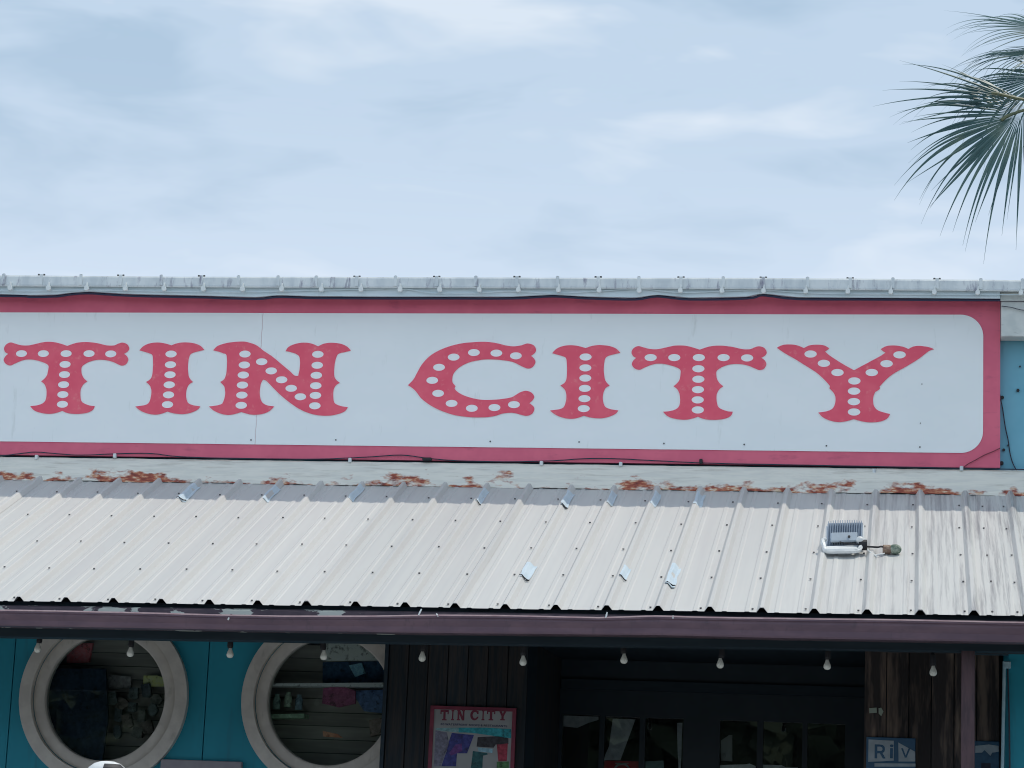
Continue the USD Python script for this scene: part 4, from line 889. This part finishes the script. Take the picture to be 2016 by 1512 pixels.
def frond(hub, axis, normal, L, n, spread, seed, droop=1.0, costa=0.18, s0=0.42):
    r = random.Random(seed); A = np.array(axis) / np.linalg.norm(axis)
    Nn = np.array(normal) - np.dot(normal, A) * A; Nn /= np.linalg.norm(Nn); Bv = np.cross(Nn, A)
    V, F, T = [], [], []
    dth = 2 * spread / n; K = 16
    for i in range(n):
        th = -spread + dth * (i + .5); u = math.cos(th) * A + math.sin(th) * Bv
        start = np.array(hub) + A * L * costa * (1 - abs(th) / spread)
        Li = L * (0.80 + .20 * math.cos(th * .9)) * r.uniform(.88, 1.08)
        dr = droop * r.uniform(.35, 1.25); side = r.uniform(-.07, .07); lift = r.uniform(-.05, .05)
        if r.random() < .18: dr *= 0.15
        ss0 = s0 * r.uniform(.8, 1.15)
        base = len(V); prev = None
        for k in range(K + 1):
            s = k / K
            c = start + u * Li * s + Bv * side * Li * s * s + Nn * lift * Li * s * s
            e = max(0, s - .38); drop = dr * Li * (1.05 * e ** 2 + .45 * e ** 3)
            c = c + np.array([0, 0, -1.0]) * drop - u * Li * .35 * dr * e ** 3
            c = c - Nn * .10 * L * s * s          # cupped blade
            w = Li * min(s + .02, ss0) * min(dth, .085) * .50
            if s > ss0: w *= max(.05, 1 - (s - ss0) / (1 - ss0)) ** 1.05
            pr_ = np.cross(Nn, u); pr_ /= np.linalg.norm(pr_)
            V += [c - pr_ * w - Nn * w * .30, c + Nn * w * .22, c + pr_ * w - Nn * w * .30]; T += [s] * 3
        for k in range(K):
            a = base + k * 3
            for q_ in (0, 1):
                F += [(a + q_, a + q_ + 1, a + q_ + 4), (a + q_, a + q_ + 4, a + q_ + 3)]
    return (np.array(V), np.array(F)), T
def add_frond(hub, axis, normal, L, n, spread, seed, droop=1.0, **kw):
    m, T = frond(hub, axis, normal, L, n, spread, seed, droop, **kw)
    base = np.array([crown[0] + (hub[0] - crown[0]) * .10, YPM + (hub[1] - YPM) * .1, crown[2] - .18])
    mid = (base + hub) / 2 + (0, 0, .10)
    f = part(PT, 'frond', m, M_LEAF, smooth=30)
    UsdGeom.PrimvarsAPI(stage.GetPrimAtPath(f)).CreatePrimvar('tipness', Sdf.ValueTypeNames.FloatArray, 'vertex')
    pm = stage.GetPrimAtPath(f); npts = len(UsdGeom.Mesh(pm).GetPointsAttr().Get())
    UsdGeom.PrimvarsAPI(pm).GetPrimvar('tipness').Set([float(x) for x in T] if npts == len(T) else [0.3] * npts)
    part(f, 'stalk', tube(spline([base, mid, np.array(hub), np.array(hub) + np.array(axis) / np.linalg.norm(axis) * L * .25], set(), 5, False), .009, 6), M_PET)
def dirpx(a, b, depth=0.0):
    q0, q1 = at(2000, 210, YPM), at(2000 + a, 210 + b, YPM); d = q1 - q0; d = d / np.linalg.norm(d); d[1] += depth; return d / np.linalg.norm(d)
L0 = 0.72
add_frond(at(2024, 214, YPM - .15), dirpx(-100, 66, -.25), (0.25, -1, .25), 0.70, 42, 1.30, 11, .50, s0=.46)
add_frond(at(2016, 196, YPM - .18), dirpx(-100, -12, -.1), (0.1, -1, .2), 0.70, 7, .42, 23, .10, s0=.30)
add_frond(at(2075, 150, YPM + .02), dirpx(-100, 8, .1), (0.1, -.75, .7), 0.62, 28, 1.2, 12, .75, s0=.40)
add_frond(at(2075, 105, YPM + .05), dirpx(-100, -10, .2), (.2, -.6, .9), 0.58, 26, 1.2, 14, .75, s0=.36)
add_frond(at(2080, 62, YPM + .1), dirpx(-100, -30, .2), (.3, -.7, .8), 0.58, 24, 1.0, 13, .35, s0=.36)
rp = random.Random(5)
for k in range(11):
    a = -1.9 + k * .36 + rp.uniform(-.1, .1)      # the rest of the crown, to the right and behind
    e = rp.uniform(-.35, 1.0)
    d = np.array([math.cos(a) * math.cos(e) + .25, math.sin(a) * math.cos(e), math.sin(e)])
    d /= np.linalg.norm(d)
    add_frond(np.array(crown) + (.22, 0, .05) + d * rp.uniform(.45, .62), d, (rp.uniform(-.3, .3), rp.uniform(-.6, .2), 1.0), rp.uniform(.6, .72), 28, 1.5, 30 + k, .8)

# ------------------------------------------------------------------ unseen wood added across the street to darken reflections and porch light
V, F = [], []
tr = np.random.default_rng(21)
NL = 26000
cx = tr.uniform(-55, 55, NL); cyy = -52 + tr.uniform(-4, 4, NL)
top = 7.5 + 3.0 * (meshkit.fbm(np.stack([cx * .16, cx * 0, cx * 0], 1), 4, 3) - .5) * 2
cz = top * tr.uniform(0, 1, NL) ** .7
n_ = tr.normal(size=(NL, 3)); n_ /= np.linalg.norm(n_, axis=1, keepdims=True)
a_ = np.cross(n_, tr.normal(size=(NL, 3))); a_ /= np.linalg.norm(a_, axis=1, keepdims=True); b_ = np.cross(n_, a_)
c_ = np.stack([cx, cyy, cz], 1); sz = tr.uniform(.5, 1.0, NL)[:, None]
V = np.concatenate([c_ - a_ * sz, c_ + b_ * sz * .6, c_ + a_ * sz, c_ - b_ * sz * .6]); i = np.arange(NL)
F = np.concatenate([np.stack([i, i + NL, i + 2 * NL], 1), np.stack([i, i + 2 * NL, i + 3 * NL], 1)])
single('far_wood', (V, F), mat('added_leaves', (0.035, 0.055, 0.03), (0.06, 0.085, 0.045), ns=.5, rough=.8), 'green wood added behind the viewer to darken reflections and porch light', 'trees', kind='stuff')
